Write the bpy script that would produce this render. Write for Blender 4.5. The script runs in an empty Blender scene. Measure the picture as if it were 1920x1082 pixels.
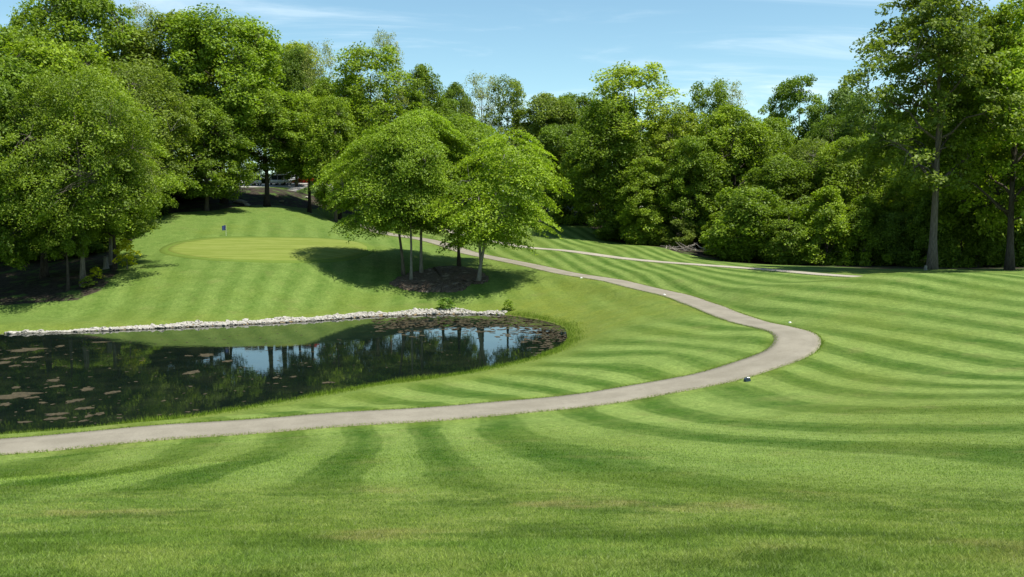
import bpy, bmesh, math, random
import numpy as np
from mathutils import Vector, Matrix

R = math.radians
rng = np.random.default_rng(7)
random.seed(7)
sc = bpy.context.scene
COL = sc.collection

# ------------------------------------------------------------------ camera
F = 1660.0                      # focal length in photo pixels (1920 wide)
CAM = np.array([0.0, 0.0, 9.0])  # water level is z = 0
PITCH = math.atan(141.0 / F)
cam_d = bpy.data.cameras.new('camera')
cam_d.sensor_width = 36.0
cam_d.lens = 36.0 * F / 1920.0
cam_d.clip_start = 0.1
cam_d.clip_end = 4000.0
cam = bpy.data.objects.new('camera', cam_d)
COL.objects.link(cam)
cam.location = CAM
cam.rotation_euler = (R(90) - PITCH, 0, 0)
sc.camera = cam

# ------------------------------------------------------------------ sky, sun, exposure
SUN_EL = R(66.0)
SUN_DIR = Vector((0.88, -0.46, 0.0)).normalized()      # horizontal direction towards the sun
world = bpy.data.worlds.new('World')
sc.world = world
world.use_nodes = True
wn, wl = world.node_tree.nodes, world.node_tree.links
wn.clear()
w_out = wn.new('ShaderNodeOutputWorld')
w_bg = wn.new('ShaderNodeBackground')
w_bg.inputs['Strength'].default_value = 0.094
sky = wn.new('ShaderNodeTexSky')
sky.sky_type = 'NISHITA'
sky.sun_disc = False
sky.sun_elevation = SUN_EL
sky.sun_rotation = math.atan2(SUN_DIR.x, SUN_DIR.y)
sky.altitude = 200
sky.air_density = 1.0
sky.dust_density = 0.05
sky.ozone_density = 1.0
# thin cirrus over the whole sky
tc = wn.new('ShaderNodeTexCoord')
sep = wn.new('ShaderNodeSeparateXYZ')
wl.new(tc.outputs['Generated'], sep.inputs[0])
def wmath(op, a, b=None, c=None):
    n = wn.new('ShaderNodeMath'); n.operation = op
    for i, v in enumerate((a, b, c)):
        if v is None: continue
        if isinstance(v, (int, float)): n.inputs[i].default_value = v
        else: wl.new(v, n.inputs[i])
    return n.outputs[0]
zz = wmath('ADD', wmath('MAXIMUM', sep.outputs[2], 0.0), 0.12)
cx = wmath('DIVIDE', sep.outputs[0], zz)
cy = wmath('DIVIDE', sep.outputs[1], zz)
comb = wn.new('ShaderNodeCombineXYZ')
wl.new(cx, comb.inputs[0]); wl.new(cy, comb.inputs[1])
mapn = wn.new('ShaderNodeMapping')
mapn.inputs['Rotation'].default_value = (0, 0, R(24))
mapn.inputs['Scale'].default_value = (0.55, 1.35, 1)
mapn.inputs['Location'].default_value = (0.35, 0.2, 0)
wl.new(comb.outputs[0], mapn.inputs[0])
nz = wn.new('ShaderNodeTexNoise')
nz.inputs['Scale'].default_value = 1.15
nz.inputs['Detail'].default_value = 9
nz.inputs['Roughness'].default_value = 0.62
nz.inputs['Distortion'].default_value = 0.9
wl.new(mapn.outputs[0], nz.inputs['Vector'])
rmp = wn.new('ShaderNodeMapRange')
rmp.interpolation_type = 'SMOOTHSTEP'
rmp.inputs['From Min'].default_value = 0.47
rmp.inputs['From Max'].default_value = 0.82
rmp.inputs['To Max'].default_value = 0.75
wl.new(nz.outputs[0], rmp.inputs[0])
mx = wn.new('ShaderNodeMixRGB')
mx.inputs[2].default_value = (7.2, 8.2, 8.7, 1)
wl.new(rmp.outputs[0], mx.inputs[0])
wb = wn.new('ShaderNodeMixRGB'); wb.blend_type = 'MULTIPLY'      # the camera's white balance leans to cyan
wb.inputs[0].default_value = 1.0; wb.inputs[2].default_value = (0.93, 1.10, 1.02, 1)
wl.new(sky.outputs[0], wb.inputs[1])
wl.new(wb.outputs[0], mx.inputs[1])
wl.new(mx.outputs[0], w_bg.inputs['Color'])
wl.new(w_bg.outputs[0], w_out.inputs['Surface'])

sun_d = bpy.data.lights.new('sun', 'SUN')
sun_d.energy = 5.0
sun_d.angle = R(0.53)
sun_d.color = (1.0, 0.955, 0.87)
sun = bpy.data.objects.new('sun', sun_d)
COL.objects.link(sun)
to_sun = Vector((SUN_DIR.x * math.cos(SUN_EL), SUN_DIR.y * math.cos(SUN_EL), math.sin(SUN_EL)))
sun.rotation_euler = to_sun.to_track_quat('Z', 'Y').to_euler()
sun.location = (30, -20, 60)

sc.view_settings.view_transform = 'Standard'
sc.view_settings.look = 'None'
sc.view_settings.exposure = 0.75
sc.view_settings.gamma = 1.0
sc.view_settings.use_curve_mapping = False
sc.render.engine = 'CYCLES'
sc.cycles.max_bounces = 8
sc.cycles.transparent_max_bounces = 8
sc.cycles.use_denoising = True

# ------------------------------------------------------------------ helpers
def P(px, py, Y):
    """world point at depth Y metres along the sight line of a photo pixel"""
    a = (px - 960.0) / F
    b = -(py - 541.0) / F
    d = np.array([a, math.cos(PITCH) + b * math.sin(PITCH), -math.sin(PITCH) + b * math.cos(PITCH)])
    return CAM + d * (Y / d[1])

def tag(o, label=None, cat=None, group=None, kind=None):
    if label: o['label'] = label
    if cat: o['category'] = cat
    if group: o['group'] = group
    if kind: o['kind'] = kind
    return o

def empty(name, loc=(0, 0, 0), rz=0.0):
    o = bpy.data.objects.new(name, None)
    o.empty_display_size = 0.3
    COL.objects.link(o)
    o.location = loc
    o.rotation_euler = (0, 0, rz)
    return o

def link_mesh(name, me, mat=None, parent=None):
    o = bpy.data.objects.new(name, me)
    COL.objects.link(o)
    if mat and not me.materials: me.materials.append(mat)
    if parent: o.parent = parent
    return o

def mesh_np(name, V, faces, smooth=False):
    """V (n,3); faces = (m,k) int array with one k"""
    me = bpy.data.meshes.new(name)
    V = np.ascontiguousarray(V, dtype=np.float32)
    Fa = np.ascontiguousarray(faces, dtype=np.int32)
    m, k = Fa.shape
    me.vertices.add(len(V)); me.vertices.foreach_set('co', V.ravel())
    me.loops.add(m * k); me.loops.foreach_set('vertex_index', Fa.ravel())
    me.polygons.add(m)
    me.polygons.foreach_set('loop_start', np.arange(0, m * k, k, dtype=np.int32))
    me.polygons.foreach_set('loop_total', np.full(m, k, dtype=np.int32))
    if smooth: me.polygons.foreach_set('use_smooth', np.ones(m, dtype=bool))
    me.update(calc_edges=True)
    return me

def vattr(me, name, arr):
    a = me.attributes.new(name, 'FLOAT', 'POINT')
    a.data.foreach_set('value', np.ascontiguousarray(arr, dtype=np.float32))

def bm_mesh(name, bm):
    me = bpy.data.meshes.new(name)
    bm.to_mesh(me); bm.free()
    return me

def bm_box(bm, c, s, rot=None, taper=1.0):
    r = bmesh.ops.create_cube(bm, size=1.0)
    for v in r['verts']:
        k = taper if v.co.z > 0 else 1.0
        v.co = Vector((v.co.x * s[0] * k, v.co.y * s[1] * k, v.co.z * s[2]))
        if rot is not None: v.co = rot @ v.co
        v.co += Vector(c)
    return r['verts']

def bm_tube(bm, pts, rads, sides=6, caps=True):
    rings = []
    n = len(pts)
    for i, p in enumerate(pts):
        p = Vector(p)
        t = (Vector(pts[min(i + 1, n - 1)]) - Vector(pts[max(i - 1, 0)])).normalized()
        a = t.cross(Vector((0.31, 0.95, 0.05))).normalized()
        b = t.cross(a)
        rings.append([bm.verts.new(p + (a * math.cos(2 * math.pi * k / sides) + b * math.sin(2 * math.pi * k / sides)) * rads[i]) for k in range(sides)])
    for i in range(n - 1):
        for k in range(sides):
            bm.faces.new((rings[i][k], rings[i][(k + 1) % sides], rings[i + 1][(k + 1) % sides], rings[i + 1][k]))
    if caps:
        bm.faces.new(rings[0][::-1]); bm.faces.new(rings[-1])

# ---- material helper
class NT:
    def __init__(self, name):
        self.m = bpy.data.materials.new(name); self.m.use_nodes = True
        self.n = self.m.node_tree.nodes; self.l = self.m.node_tree.links
        self.n.clear()
        self.out = self.n.new('ShaderNodeOutputMaterial')
    def put(self, sock, v):
        if isinstance(v, bpy.types.NodeSocket): self.l.new(v, sock)
        elif isinstance(v, (tuple, list)) and len(v) == 3 and sock.type == 'RGBA': sock.default_value = (*v, 1)
        else: sock.default_value = v
    def math(self, op, a, b=0.0, c=0.0, clamp=False):
        n = self.n.new('ShaderNodeMath'); n.operation = op; n.use_clamp = clamp
        for i, v in enumerate((a, b, c)): self.put(n.inputs[i], v)
        return n.outputs[0]
    def mix(self, f, a, b, mode='MIX'):
        n = self.n.new('ShaderNodeMixRGB'); n.blend_type = mode
        self.put(n.inputs[0], f); self.put(n.inputs[1], a); self.put(n.inputs[2], b)
        return n.outputs[0]
    def pos(self):
        return self.n.new('ShaderNodeNewGeometry').outputs['Position']
    def obj(self):
        return self.n.new('ShaderNodeTexCoord').outputs['Object']
    def map(self, v, scale=(1, 1, 1), rot=(0, 0, 0), loc=(0, 0, 0)):
        n = self.n.new('ShaderNodeMapping'); self.put(n.inputs[0], v)
        n.inputs['Scale'].default_value = scale; n.inputs['Rotation'].default_value = rot; n.inputs['Location'].default_value = loc
        return n.outputs[0]
    def noise(self, v, scale, detail=4, rough=0.55, dist=0.0):
        n = self.n.new('ShaderNodeTexNoise'); self.put(n.inputs['Vector'], v)
        n.inputs['Scale'].default_value = scale; n.inputs['Detail'].default_value = detail
        n.inputs['Roughness'].default_value = rough; n.inputs['Distortion'].default_value = dist
        return n.outputs[0]
    def rng(self, v, a, b, lo=0.0, hi=1.0, smooth=True):
        n = self.n.new('ShaderNodeMapRange'); self.put(n.inputs[0], v)
        if smooth: n.interpolation_type = 'SMOOTHSTEP'
        n.inputs['From Min'].default_value = a; n.inputs['From Max'].default_value = b
        n.inputs['To Min'].default_value = lo; n.inputs['To Max'].default_value = hi
        return n.outputs[0]
    def attr(self, name, out='Fac'):
        n = self.n.new('ShaderNodeAttribute'); n.attribute_name = name
        return n.outputs[out]
    def bump(self, h, strength=0.3, dist=0.05):
        n = self.n.new('ShaderNodeBump'); self.put(n.inputs['Height'], h)
        n.inputs['Strength'].default_value = strength; n.inputs['Distance'].default_value = dist
        return n.outputs[0]
    def bsdf(self, color, rough=0.8, normal=None, metallic=0.0, spec=0.3, **kw):
        n = self.n.new('ShaderNodeBsdfPrincipled')
        self.put(n.inputs['Base Color'], color); self.put(n.inputs['Roughness'], rough)
        n.inputs['Metallic'].default_value = metallic
        n.inputs['Specular IOR Level'].default_value = spec
        if normal is not None: self.put(n.inputs['Normal'], normal)
        for k, v in kw.items(): self.put(n.inputs[k.replace('_', ' ')], v)
        return n.outputs[0]
    def done(self, shader):
        self.l.new(shader, self.out.inputs['Surface']); return self.m

def simple_mat(name, color, rough=0.6, var=0.12, scale=6.0, metallic=0.0, spec=0.3, bump=0.0):
    t = NT(name)
    nz = t.noise(t.obj(), scale, 5)
    c = t.mix(1.0, color, t.mix(nz, (1 - var * 2,) * 3, (1 + var * 0.6,) * 3), 'MULTIPLY')
    nm = t.bump(nz, bump, 0.02) if bump else None
    return t.done(t.bsdf(c, rough, nm, metallic, spec))

# ------------------------------------------------------------------ terrain heights (thin plate spline through surveyed points)
WATER = [(-900, 880), (-600, 850), (-300, 832), (0, 818), (200, 800), (400, 775), (600, 740), (700, 722), (800, 710), (900, 694), (1000, 671),
         (1040, 655), (1063, 635), (1052, 612), (1000, 598), (945, 591), (850, 589), (700, 594), (600, 601), (450, 609), (200, 620), (10, 626),
         (-200, 630), (-450, 640), (-900, 690)]
def on_water(px, py):
    a = (px - 960.0) / F; b = -(py - 541.0) / F
    d = np.array([a, math.cos(PITCH) + b * math.sin(PITCH), -math.sin(PITCH) + b * math.cos(PITCH)])
    return CAM + d * (-CAM[2] / d[2])
def catmull(pts, n=6, closed=False):
    pts = np.array(pts, float); m = len(pts); out = []
    for i in range(m if closed else m - 1):
        if closed: p0, p1, p2, p3 = pts[(i - 1) % m], pts[i], pts[(i + 1) % m], pts[(i + 2) % m]
        else: p0, p1, p2, p3 = pts[max(i - 1, 0)], pts[i], pts[i + 1], pts[min(i + 2, m - 1)]
        for k in range(n):
            t = k / n
            out.append(0.5 * ((2 * p1) + (-p0 + p2) * t + (2 * p0 - 5 * p1 + 4 * p2 - p3) * t * t + (-p0 + 3 * p1 - 3 * p2 + p3) * t ** 3))
    if not closed: out.append(pts[-1])
    return np.array(out)
shore = catmull([on_water(*w)[:2] for w in WATER], 6, True)

NEAR_PATH = [(-520, 876, 28.4), (-260, 857, 29.6), (0, 838, 31), (300, 815, 33), (600, 794, 34.8), (900, 770, 37), (1100, 749, 39.2), (1250, 727, 41.4),
             (1340, 710, 42.7), (1400, 694, 44), (1450, 677, 45.5), (1483, 660, 47), (1497, 641, 49), (1485, 625, 51.3), (1450, 613, 54.2), (1405, 602, 57.4),
             (1350, 585, 62.6), (1305, 568, 68), (1255, 549, 74.5), (1155, 528, 83), (1060, 511, 91), (960, 491, 100), (880, 473, 108), (790, 448, 119), (700, 431, 132), (640, 418, 142)]
FAR_PATH = [(1720, 527, 68.5), (1600, 521.5, 73), (1500, 512, 78), (1400, 504, 84), (1200, 488, 95), (1050, 470, 106), (940, 455, 115), (860, 437, 127), (800, 415, 142), (760, 398, 155)]
GROUND = [  # tee slope in front of the camera
    (960, 1082, 4.6), (100, 1082, 4.6), (1850, 1082, 4.6), (960, 1000, 7.2), (0, 1000, 7), (1900, 1000, 7.5), (960, 930, 12), (0, 930, 12.5), (1900, 900, 14),
    (960, 860, 21), (300, 880, 21), (0, 872, 26.5), (1500, 860, 21), (1900, 800, 27), (1300, 800, 31), (600, 830, 29), (1600, 780, 31),
    # right fairway and its hump
    (1900, 700, 38), (1900, 600, 51), (1500, 752, 36.5), (1600, 700, 42), (1650, 620, 51), (1600, 565, 59), (1800, 560, 58), (1540, 543, 64), (1605, 526, 65), (1700, 512, 67), (1900, 513, 67),
    (1800, 511, 67.5), (1745, 504.5, 80), (1890, 508, 80), (1480, 531, 72), (1400, 541, 70), (1300, 520, 80), (1350, 549, 71), (1300, 503, 86.5), (1350, 507, 83.5), (1450, 516, 77),
    # woods on the right
    (1330, 483, 104), (1400, 493, 98), (1600, 501, 93), (1250, 466, 108), (1180, 455, 118), (1120, 428, 130), (1060, 400, 142), (1050, 430, 127),
    # meadow inside the bend
    (1100, 600, 70), (1200, 620, 56.8), (1300, 650, 50), (1100, 680, 47.5), (1000, 560, 82), (950, 562, 82.5), (1200, 575, 69), (1000, 720, 43.5), (1100, 550, 81),
    # bank, clump of trees
    (895, 527, 88), (860, 500, 96), (770, 520, 90), (850, 573, 82), (600, 588, 77), (450, 597, 73.5), (700, 580, 80), (700, 540, 86),
    # putting green
    (450, 490, 88), (600, 490, 90), (320, 468, 96), (450, 445, 104), (600, 447, 106), (690, 464, 100), (450, 540, 79), (560, 545, 81),
    (420, 410, 116), (450, 387, 128), (300, 400, 119), (560, 395, 128), (700, 402, 140), (800, 392, 155),
    (520, 361, 145), (520, 350, 158), (520, 344, 172), (620, 352, 160), (420, 352, 156),
    # left woods
    (155, 535, 80), (0, 602, 71), (200, 582, 75), (210, 500, 88), (80, 485, 95), (0, 450, 105), (0, 400, 125), (250, 430, 107), (-300, 600, 73), (-300, 450, 105), (-300, 400, 130)]
ctrl = [P(*g) for g in GROUND + NEAR_PATH + FAR_PATH]
WD = [(-4, 4, 7.3), (5, 3, 7.25), (0, 0, 7.4), (-20, 5, 6.6), (22, 5, 6.9), (0, -15, 7.5), (-30, -40, 7), (30, -40, 8), (-45, 20, 3.0), (50, 25, 4.8), (60, 55, 5.0), (70, 80, 4.6),
      (90, 120, 5), (60, 130, 4.6), (20, 150, 9), (50, 180, 7), (-10, 200, 14), (-50, 200, 14.5), (-110, 180, 15), (-120, 110, 9), (-110, 60, 1.6), (-90, 20, 1.5), (110, 20, 7), (130, 200, 7)]
ctrl += [np.array(w, float) for w in WD]
for s in shore[::3]: ctrl.append(np.array([s[0], s[1], 0.05]))
ctrl = np.array(ctrl)
SC = 40.0
def tps_fit(X, z, lam):
    X = np.asarray(X) / SC
    d2 = ((X[:, None] - X[None]) ** 2).sum(-1)
    K = 0.5 * d2 * np.log(d2 + 1e-12)
    n = len(X)
    A = np.zeros((n + 3, n + 3)); A[:n, :n] = K + lam * np.eye(n)
    A[:n, n] = 1; A[:n, n + 1:] = X; A[n, :n] = 1; A[n + 1:, :n] = X.T
    return X, np.linalg.solve(A, np.concatenate([z, np.zeros(3)]))
def tps_eval(fit, Q):
    X, w = fit
    Q = np.asarray(Q, float) / SC
    out = np.empty(len(Q))
    for i in range(0, len(Q), 20000):
        q = Q[i:i + 20000]
        d2 = ((q[:, None] - X[None]) ** 2).sum(-1)
        out[i:i + 20000] = (0.5 * d2 * np.log(d2 + 1e-12)) @ w[:-3] + w[-3] + q @ w[-2:]
    return out
FIT = tps_fit(ctrl[:, :2], ctrl[:, 2], 2e-4)

def poly_dist(Q, poly):
    """signed distance to a closed polygon, positive outside"""
    Q = np.asarray(Q, float); best = np.full(len(Q), 1e9); inside = np.zeros(len(Q), bool)
    m = len(poly)
    for i in range(m):
        a, b = poly[i], poly[(i + 1) % m]
        ab = b - a
        t = np.clip(((Q - a) @ ab) / max(ab @ ab, 1e-9), 0, 1)
        d = np.hypot(*(Q - (a + t[:, None] * ab)).T)
        best = np.minimum(best, d)
        c = ((a[1] > Q[:, 1]) != (b[1] > Q[:, 1]))
        with np.errstate(divide='ignore', invalid='ignore'):
            xi = (b[0] - a[0]) * (Q[:, 1] - a[1]) / (b[1] - a[1] if b[1] != a[1] else 1e-9) + a[0]
        inside ^= c & (Q[:, 0] < xi)
    return np.where(inside, -best, best)
def line_dist(Q, line):
    Q = np.asarray(Q, float); best = np.full(len(Q), 1e9)
    for a, b in zip(line[:-1], line[1:]):
        ab = b - a
        t = np.clip(((Q - a) @ ab) / max(ab @ ab, 1e-9), 0, 1)
        best = np.minimum(best, np.hypot(*(Q - (a + t[:, None] * ab)).T))
    return best
def sstep(a, b, x):
    t = np.clip((x - a) / (b - a), 0, 1); return t * t * (3 - 2 * t)

def undul(Q):
    x, y = Q[:, 0], Q[:, 1]
    return (0.05 * np.sin(x * 0.23 + y * 0.11) + 0.05 * np.sin(x * 0.13 - y * 0.31 + 1.3) + 0.018 * np.sin(x * 0.71 + y * 0.53 + 0.4))
def height(Q):
    Q = np.asarray(Q, float)
    z = tps_eval(FIT, Q) + undul(Q) * sstep(2, 8, np.hypot(Q[:, 0], Q[:, 1]))
    far = sstep(175, 260, Q[:, 1]); side = sstep(120, 200, np.abs(Q[:, 0]))
    k = np.maximum(far, side)
    z = z * (1 - k) + 8.0 * k
    back = sstep(25, 60, -Q[:, 1]); z = z * (1 - back) + 7.5 * back
    near = (Q[:, 1] < 95) & (Q[:, 1] > 25) & (Q[:, 0] < 25)
    if near.any():
        d = poly_dist(Q[near], shore)
        zn = z[near]
        zn = np.where(d < 0, np.minimum(zn, np.maximum(-0.03 + 0.45 * d, -1.6)), zn)
        lo = 0.03 + 0.16 * np.minimum(d, 2.5)
        w = sstep(0.0, 3.0, d)
        zn = np.where(d >= 0, np.maximum(zn * w + lo * (1 - w), lo * 0.9), zn)
        z[near] = zn
    z = np.clip(z, -1.6, 24)
    for line, lz in PATHS:          # the paths are graded level from edge to edge
        m = (Q[:, 0] > line[:, 0].min() - 5) & (Q[:, 0] < line[:, 0].max() + 5) & (Q[:, 1] > line[:, 1].min() - 5) & (Q[:, 1] < line[:, 1].max() + 5)
        if not m.any(): continue
        q = Q[m]; best = np.full(len(q), 1e9); zc = np.zeros(len(q))
        for i in range(len(line) - 1):
            a, b = line[i], line[i + 1]; ab = b - a
            tt = np.clip(((q - a) @ ab) / max(ab @ ab, 1e-9), 0, 1)
            d = np.hypot(*(q - (a + tt[:, None] * ab)).T)
            k = d < best
            best[k] = d[k]; zc[k] = (lz[i] + (lz[i + 1] - lz[i]) * tt)[k]
        w = sstep(3.8, 1.75, best)
        z[m] = z[m] * (1 - w) + zc * w
    return z
PATHS = []
def h1(x, y): return float(height(np.array([[x, y]]))[0])
_ys = np.concatenate([np.arange(3.6, 40, 0.1), np.arange(40, 210, 0.25)])
def G(px, py):
    """where the sight line of a photo pixel meets the ground"""
    a = P(px, py, 1.0) - CAM
    pts = CAM[None] + a[None] * _ys[:, None]
    dz = pts[:, 2] - height(pts[:, :2])
    idx = np.nonzero(dz < 0)[0]
    return pts[idx[0]] if len(idx) else pts[-1]

near_line = catmull([P(*p)[:2] for p in NEAR_PATH], 8)
far_line = catmull([P(*p)[:2] for p in FAR_PATH], 8)
_l = [(near_line, height(near_line)), (far_line, height(far_line))]
PATHS.extend(_l)

# ------------------------------------------------------------------ mowing lines (phase: whole number = pale stripe)
def fit_phase(lines):
    X, v = [], []
    for ph, pts in lines:
        w = np.array([G(*p)[:2] for p in pts])
        d = np.concatenate([[0], np.cumsum(np.hypot(*np.diff(w, axis=0).T))])
        n = max(2, min(9, int(d[-1] / 2.5)))
        for t in np.linspace(0, d[-1], n):
            X.append((np.interp(t, d, w[:, 0]), np.interp(t, d, w[:, 1]))); v.append(ph)
    return tps_fit(np.array(X), np.array(v, float), 3e-3)
FAIRWAY = [(-3.5, [(100, 867), (0, 880)]), (-3, [(233, 868), (0, 903)]), (-2.5, [(350, 850), (167, 890), (0, 927)]), (-2, [(383, 872), (217, 897), (33, 940)]),
    (-1.5, [(466, 855), (233, 923)]), (-1, [(610, 835), (450, 925)]), (-0.25, [(720, 825), (690, 915)]), (0.25, [(785, 822), (835, 910)]),
    (1, [(850, 815), (940, 899)]), (1.5, [(932, 815), (1162, 889)]), (2, [(1060, 800), (1207, 825), (1313, 840), (1560, 862)]), (3, [(1207, 785), (1313, 802), (1525, 822), (1900, 822)]),
    (4, [(1310, 755), (1440, 780), (1615, 790), (1900, 785)]), (5, [(1440, 717), (1515, 740), (1615, 755), (1765, 757), (1920, 752)]), (6, [(1490, 692), (1565, 718), (1665, 732), (1920, 732)]),
    (7, [(1535, 667), (1615, 692), (1715, 708), (1815, 717), (1920, 719)]), (8, [(1545, 632), (1640, 655), (1765, 682), (1920, 702)]), (9, [(1440, 597), (1565, 610), (1690, 630), (1815, 652), (1920, 672)]),
    (10, [(1192, 492), (1305, 537), (1405, 563), (1440, 572), (1615, 592), (1765, 612), (1920, 640)]), (11, [(1230, 497), (1330, 527), (1465, 547), (1590, 562), (1740, 580), (1920, 610)]),
    (12, [(1287, 503), (1405, 528), (1580, 534), (1690, 547), (1815, 567), (1920, 582)]), (13, [(1350, 509), (1450, 521), (1640, 519), (1740, 532), (1920, 562)]),
    (9, [(1150, 490), (1230, 523)]), (8, [(1107, 485), (1181, 517)]), (7, [(1059, 478), (1112, 510)]), (6, [(1010, 470), (1060, 498)]), (5, [(960, 465), (1010, 490)])]
MEADOW = [(0, [(1142, 532), (1230, 570), (1305, 600), (1405, 612)]), (1, [(1080, 525), (1130, 560), (1180, 590), (1220, 605), (1280, 620), (1450, 630)]), (2, [(1020, 525), (1080, 580), (1180, 632), (1280, 640), (1380, 650), (1435, 663)]),
    (3, [(1122, 652), (1205, 652), (1305, 660), (1355, 675)]), (4, [(1093, 680), (1160, 667), (1227, 670), (1277, 687), (1300, 703)]), (5, [(1043, 693), (1100, 683), (1143, 690), (1167, 712)]),
    (6, [(950, 707), (1020, 700), (1050, 722)]), (7, [(870, 719), (927, 715), (953, 733)]), (8, [(740, 738), (800, 728), (850, 750)]), (9, [(640, 755), (700, 745), (740, 765)]), (10, [(540, 768), (600, 760), (630, 775)])]
SLOPE = [(1, [(315, 489), (283, 562)]), (2, [(375, 497), (337, 576)]), (3, [(455, 414), (424, 495), (383, 587)]), (4, [(493, 414), (475, 500), (440, 584)]), (5, [(540, 414), (532, 503), (500, 576)]), (6, [(588, 500), (581, 530), (554, 576)]), (7, [(640, 500), (624, 543), (608, 573)])]
FITS = [fit_phase(l) for l in (FAIRWAY, MEADOW, SLOPE)]

# ------------------------------------------------------------------ ground sheet
rows = [-400, -200, -110, -70, -45, -30]
y = -20.0
while y < 190: rows.append(y); y += 0.30 + 0.0052 * max(y, 0)
while y < 2600: rows.append(y); y *= 1.18
rows = np.array(rows)
s = np.concatenate([-np.geomspace(30, 0.86, 26)[:-1], np.linspace(-0.85, 0.85, 330), np.geomspace(0.86, 30, 26)[1:]])
YY, SS = np.meshgrid(rows, s, indexing='ij')
XX = SS * (np.clip(YY, -20, 300) * 0.62 + 24)
GQ = np.stack([XX.ravel(), YY.ravel()], 1)
GZ = height(GQ)
nr, ncl = YY.shape
idx = np.arange(nr * ncl).reshape(nr, ncl)
gf = np.stack([idx[:-1, :-1], idx[:-1, 1:], idx[1:, 1:], idx[1:, :-1]], -1).reshape(-1, 4)
g_me = mesh_np('ground', np.column_stack([GQ, GZ]), gf, True)

d_shore = poly_dist(GQ, shore)
d_near = line_dist(GQ, near_line); d_far = line_dist(GQ, far_line)
inside_poly = np.vstack([near_line, [[-160, 160], [-160, 20]]])
d_in = poly_dist(GQ, inside_poly)
gx, gy = GQ[:, 0], GQ[:, 1]
slope_side = sstep(-3.0, -9.0, gx + 0.0 * gy) * sstep(66, 70, gy)      # left of the clump, beyond the pond
ph_f, ph_m, ph_s = (tps_eval(f, GQ) for f in FITS)
is_in = d_in < 0
phase = np.where(is_in, np.where(slope_side > 0.5, ph_s, ph_m), ph_f)
mask = np.where(is_in, np.where(slope_side > 0.5, (slope_side - 0.5) * 0.75 * sstep(122, 112, gy) * sstep(-40, -35, gx), (0.5 - slope_side) * 2.0 * sstep(1.5, 4.0, d_shore) * np.where(gy > 60, 0.55, 1.0)), 1.0)
mask = mask * np.where(is_in, 1, sstep(10.5, 13.5, gy + 0.6 * np.sin(gx * 0.5)))
mask = np.clip(mask * sstep(150, 125, gy) * (1 - 0.22 * sstep(40, 60, gy)), 0, 1)

# woodland floor polygons (world)
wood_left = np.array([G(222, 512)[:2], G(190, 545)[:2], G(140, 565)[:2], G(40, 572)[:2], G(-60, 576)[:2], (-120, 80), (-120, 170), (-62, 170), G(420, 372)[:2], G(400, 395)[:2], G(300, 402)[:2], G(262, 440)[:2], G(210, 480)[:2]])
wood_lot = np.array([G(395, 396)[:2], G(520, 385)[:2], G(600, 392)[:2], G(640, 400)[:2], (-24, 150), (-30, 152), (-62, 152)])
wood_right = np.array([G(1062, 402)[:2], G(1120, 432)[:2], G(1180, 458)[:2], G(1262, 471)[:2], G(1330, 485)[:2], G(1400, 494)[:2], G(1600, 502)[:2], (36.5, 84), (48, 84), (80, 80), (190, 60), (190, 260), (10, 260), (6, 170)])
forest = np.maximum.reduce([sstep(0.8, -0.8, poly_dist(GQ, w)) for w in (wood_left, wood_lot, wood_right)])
vattr(g_me, 'phase', phase); vattr(g_me, 'stripe', mask); vattr(g_me, 'forest', forest)
tee = sstep(15, 10.5, gy + 0.7 * np.sin(gx * 0.45))
vattr(g_me, 'tee', tee)
yellow = np.clip(sstep(5.5, 0.3, d_shore) * 0.8 + is_in * sstep(58, 66, gy) * sstep(-4, 3, gx) * sstep(96, 84, gy) * 0.75 + sstep(2.2, 1.3, d_near) * 0.35, 0, 1)
vattr(g_me, 'yellow', yellow)
soil = sstep(1.7, 0.5, d_shore) * sstep(67, 69, gy) * sstep(-2, -6, gx)
vattr(g_me, 'soil', np.clip(soil + 1.0 * (d_shore < -0.02), 0, 1))

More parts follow.
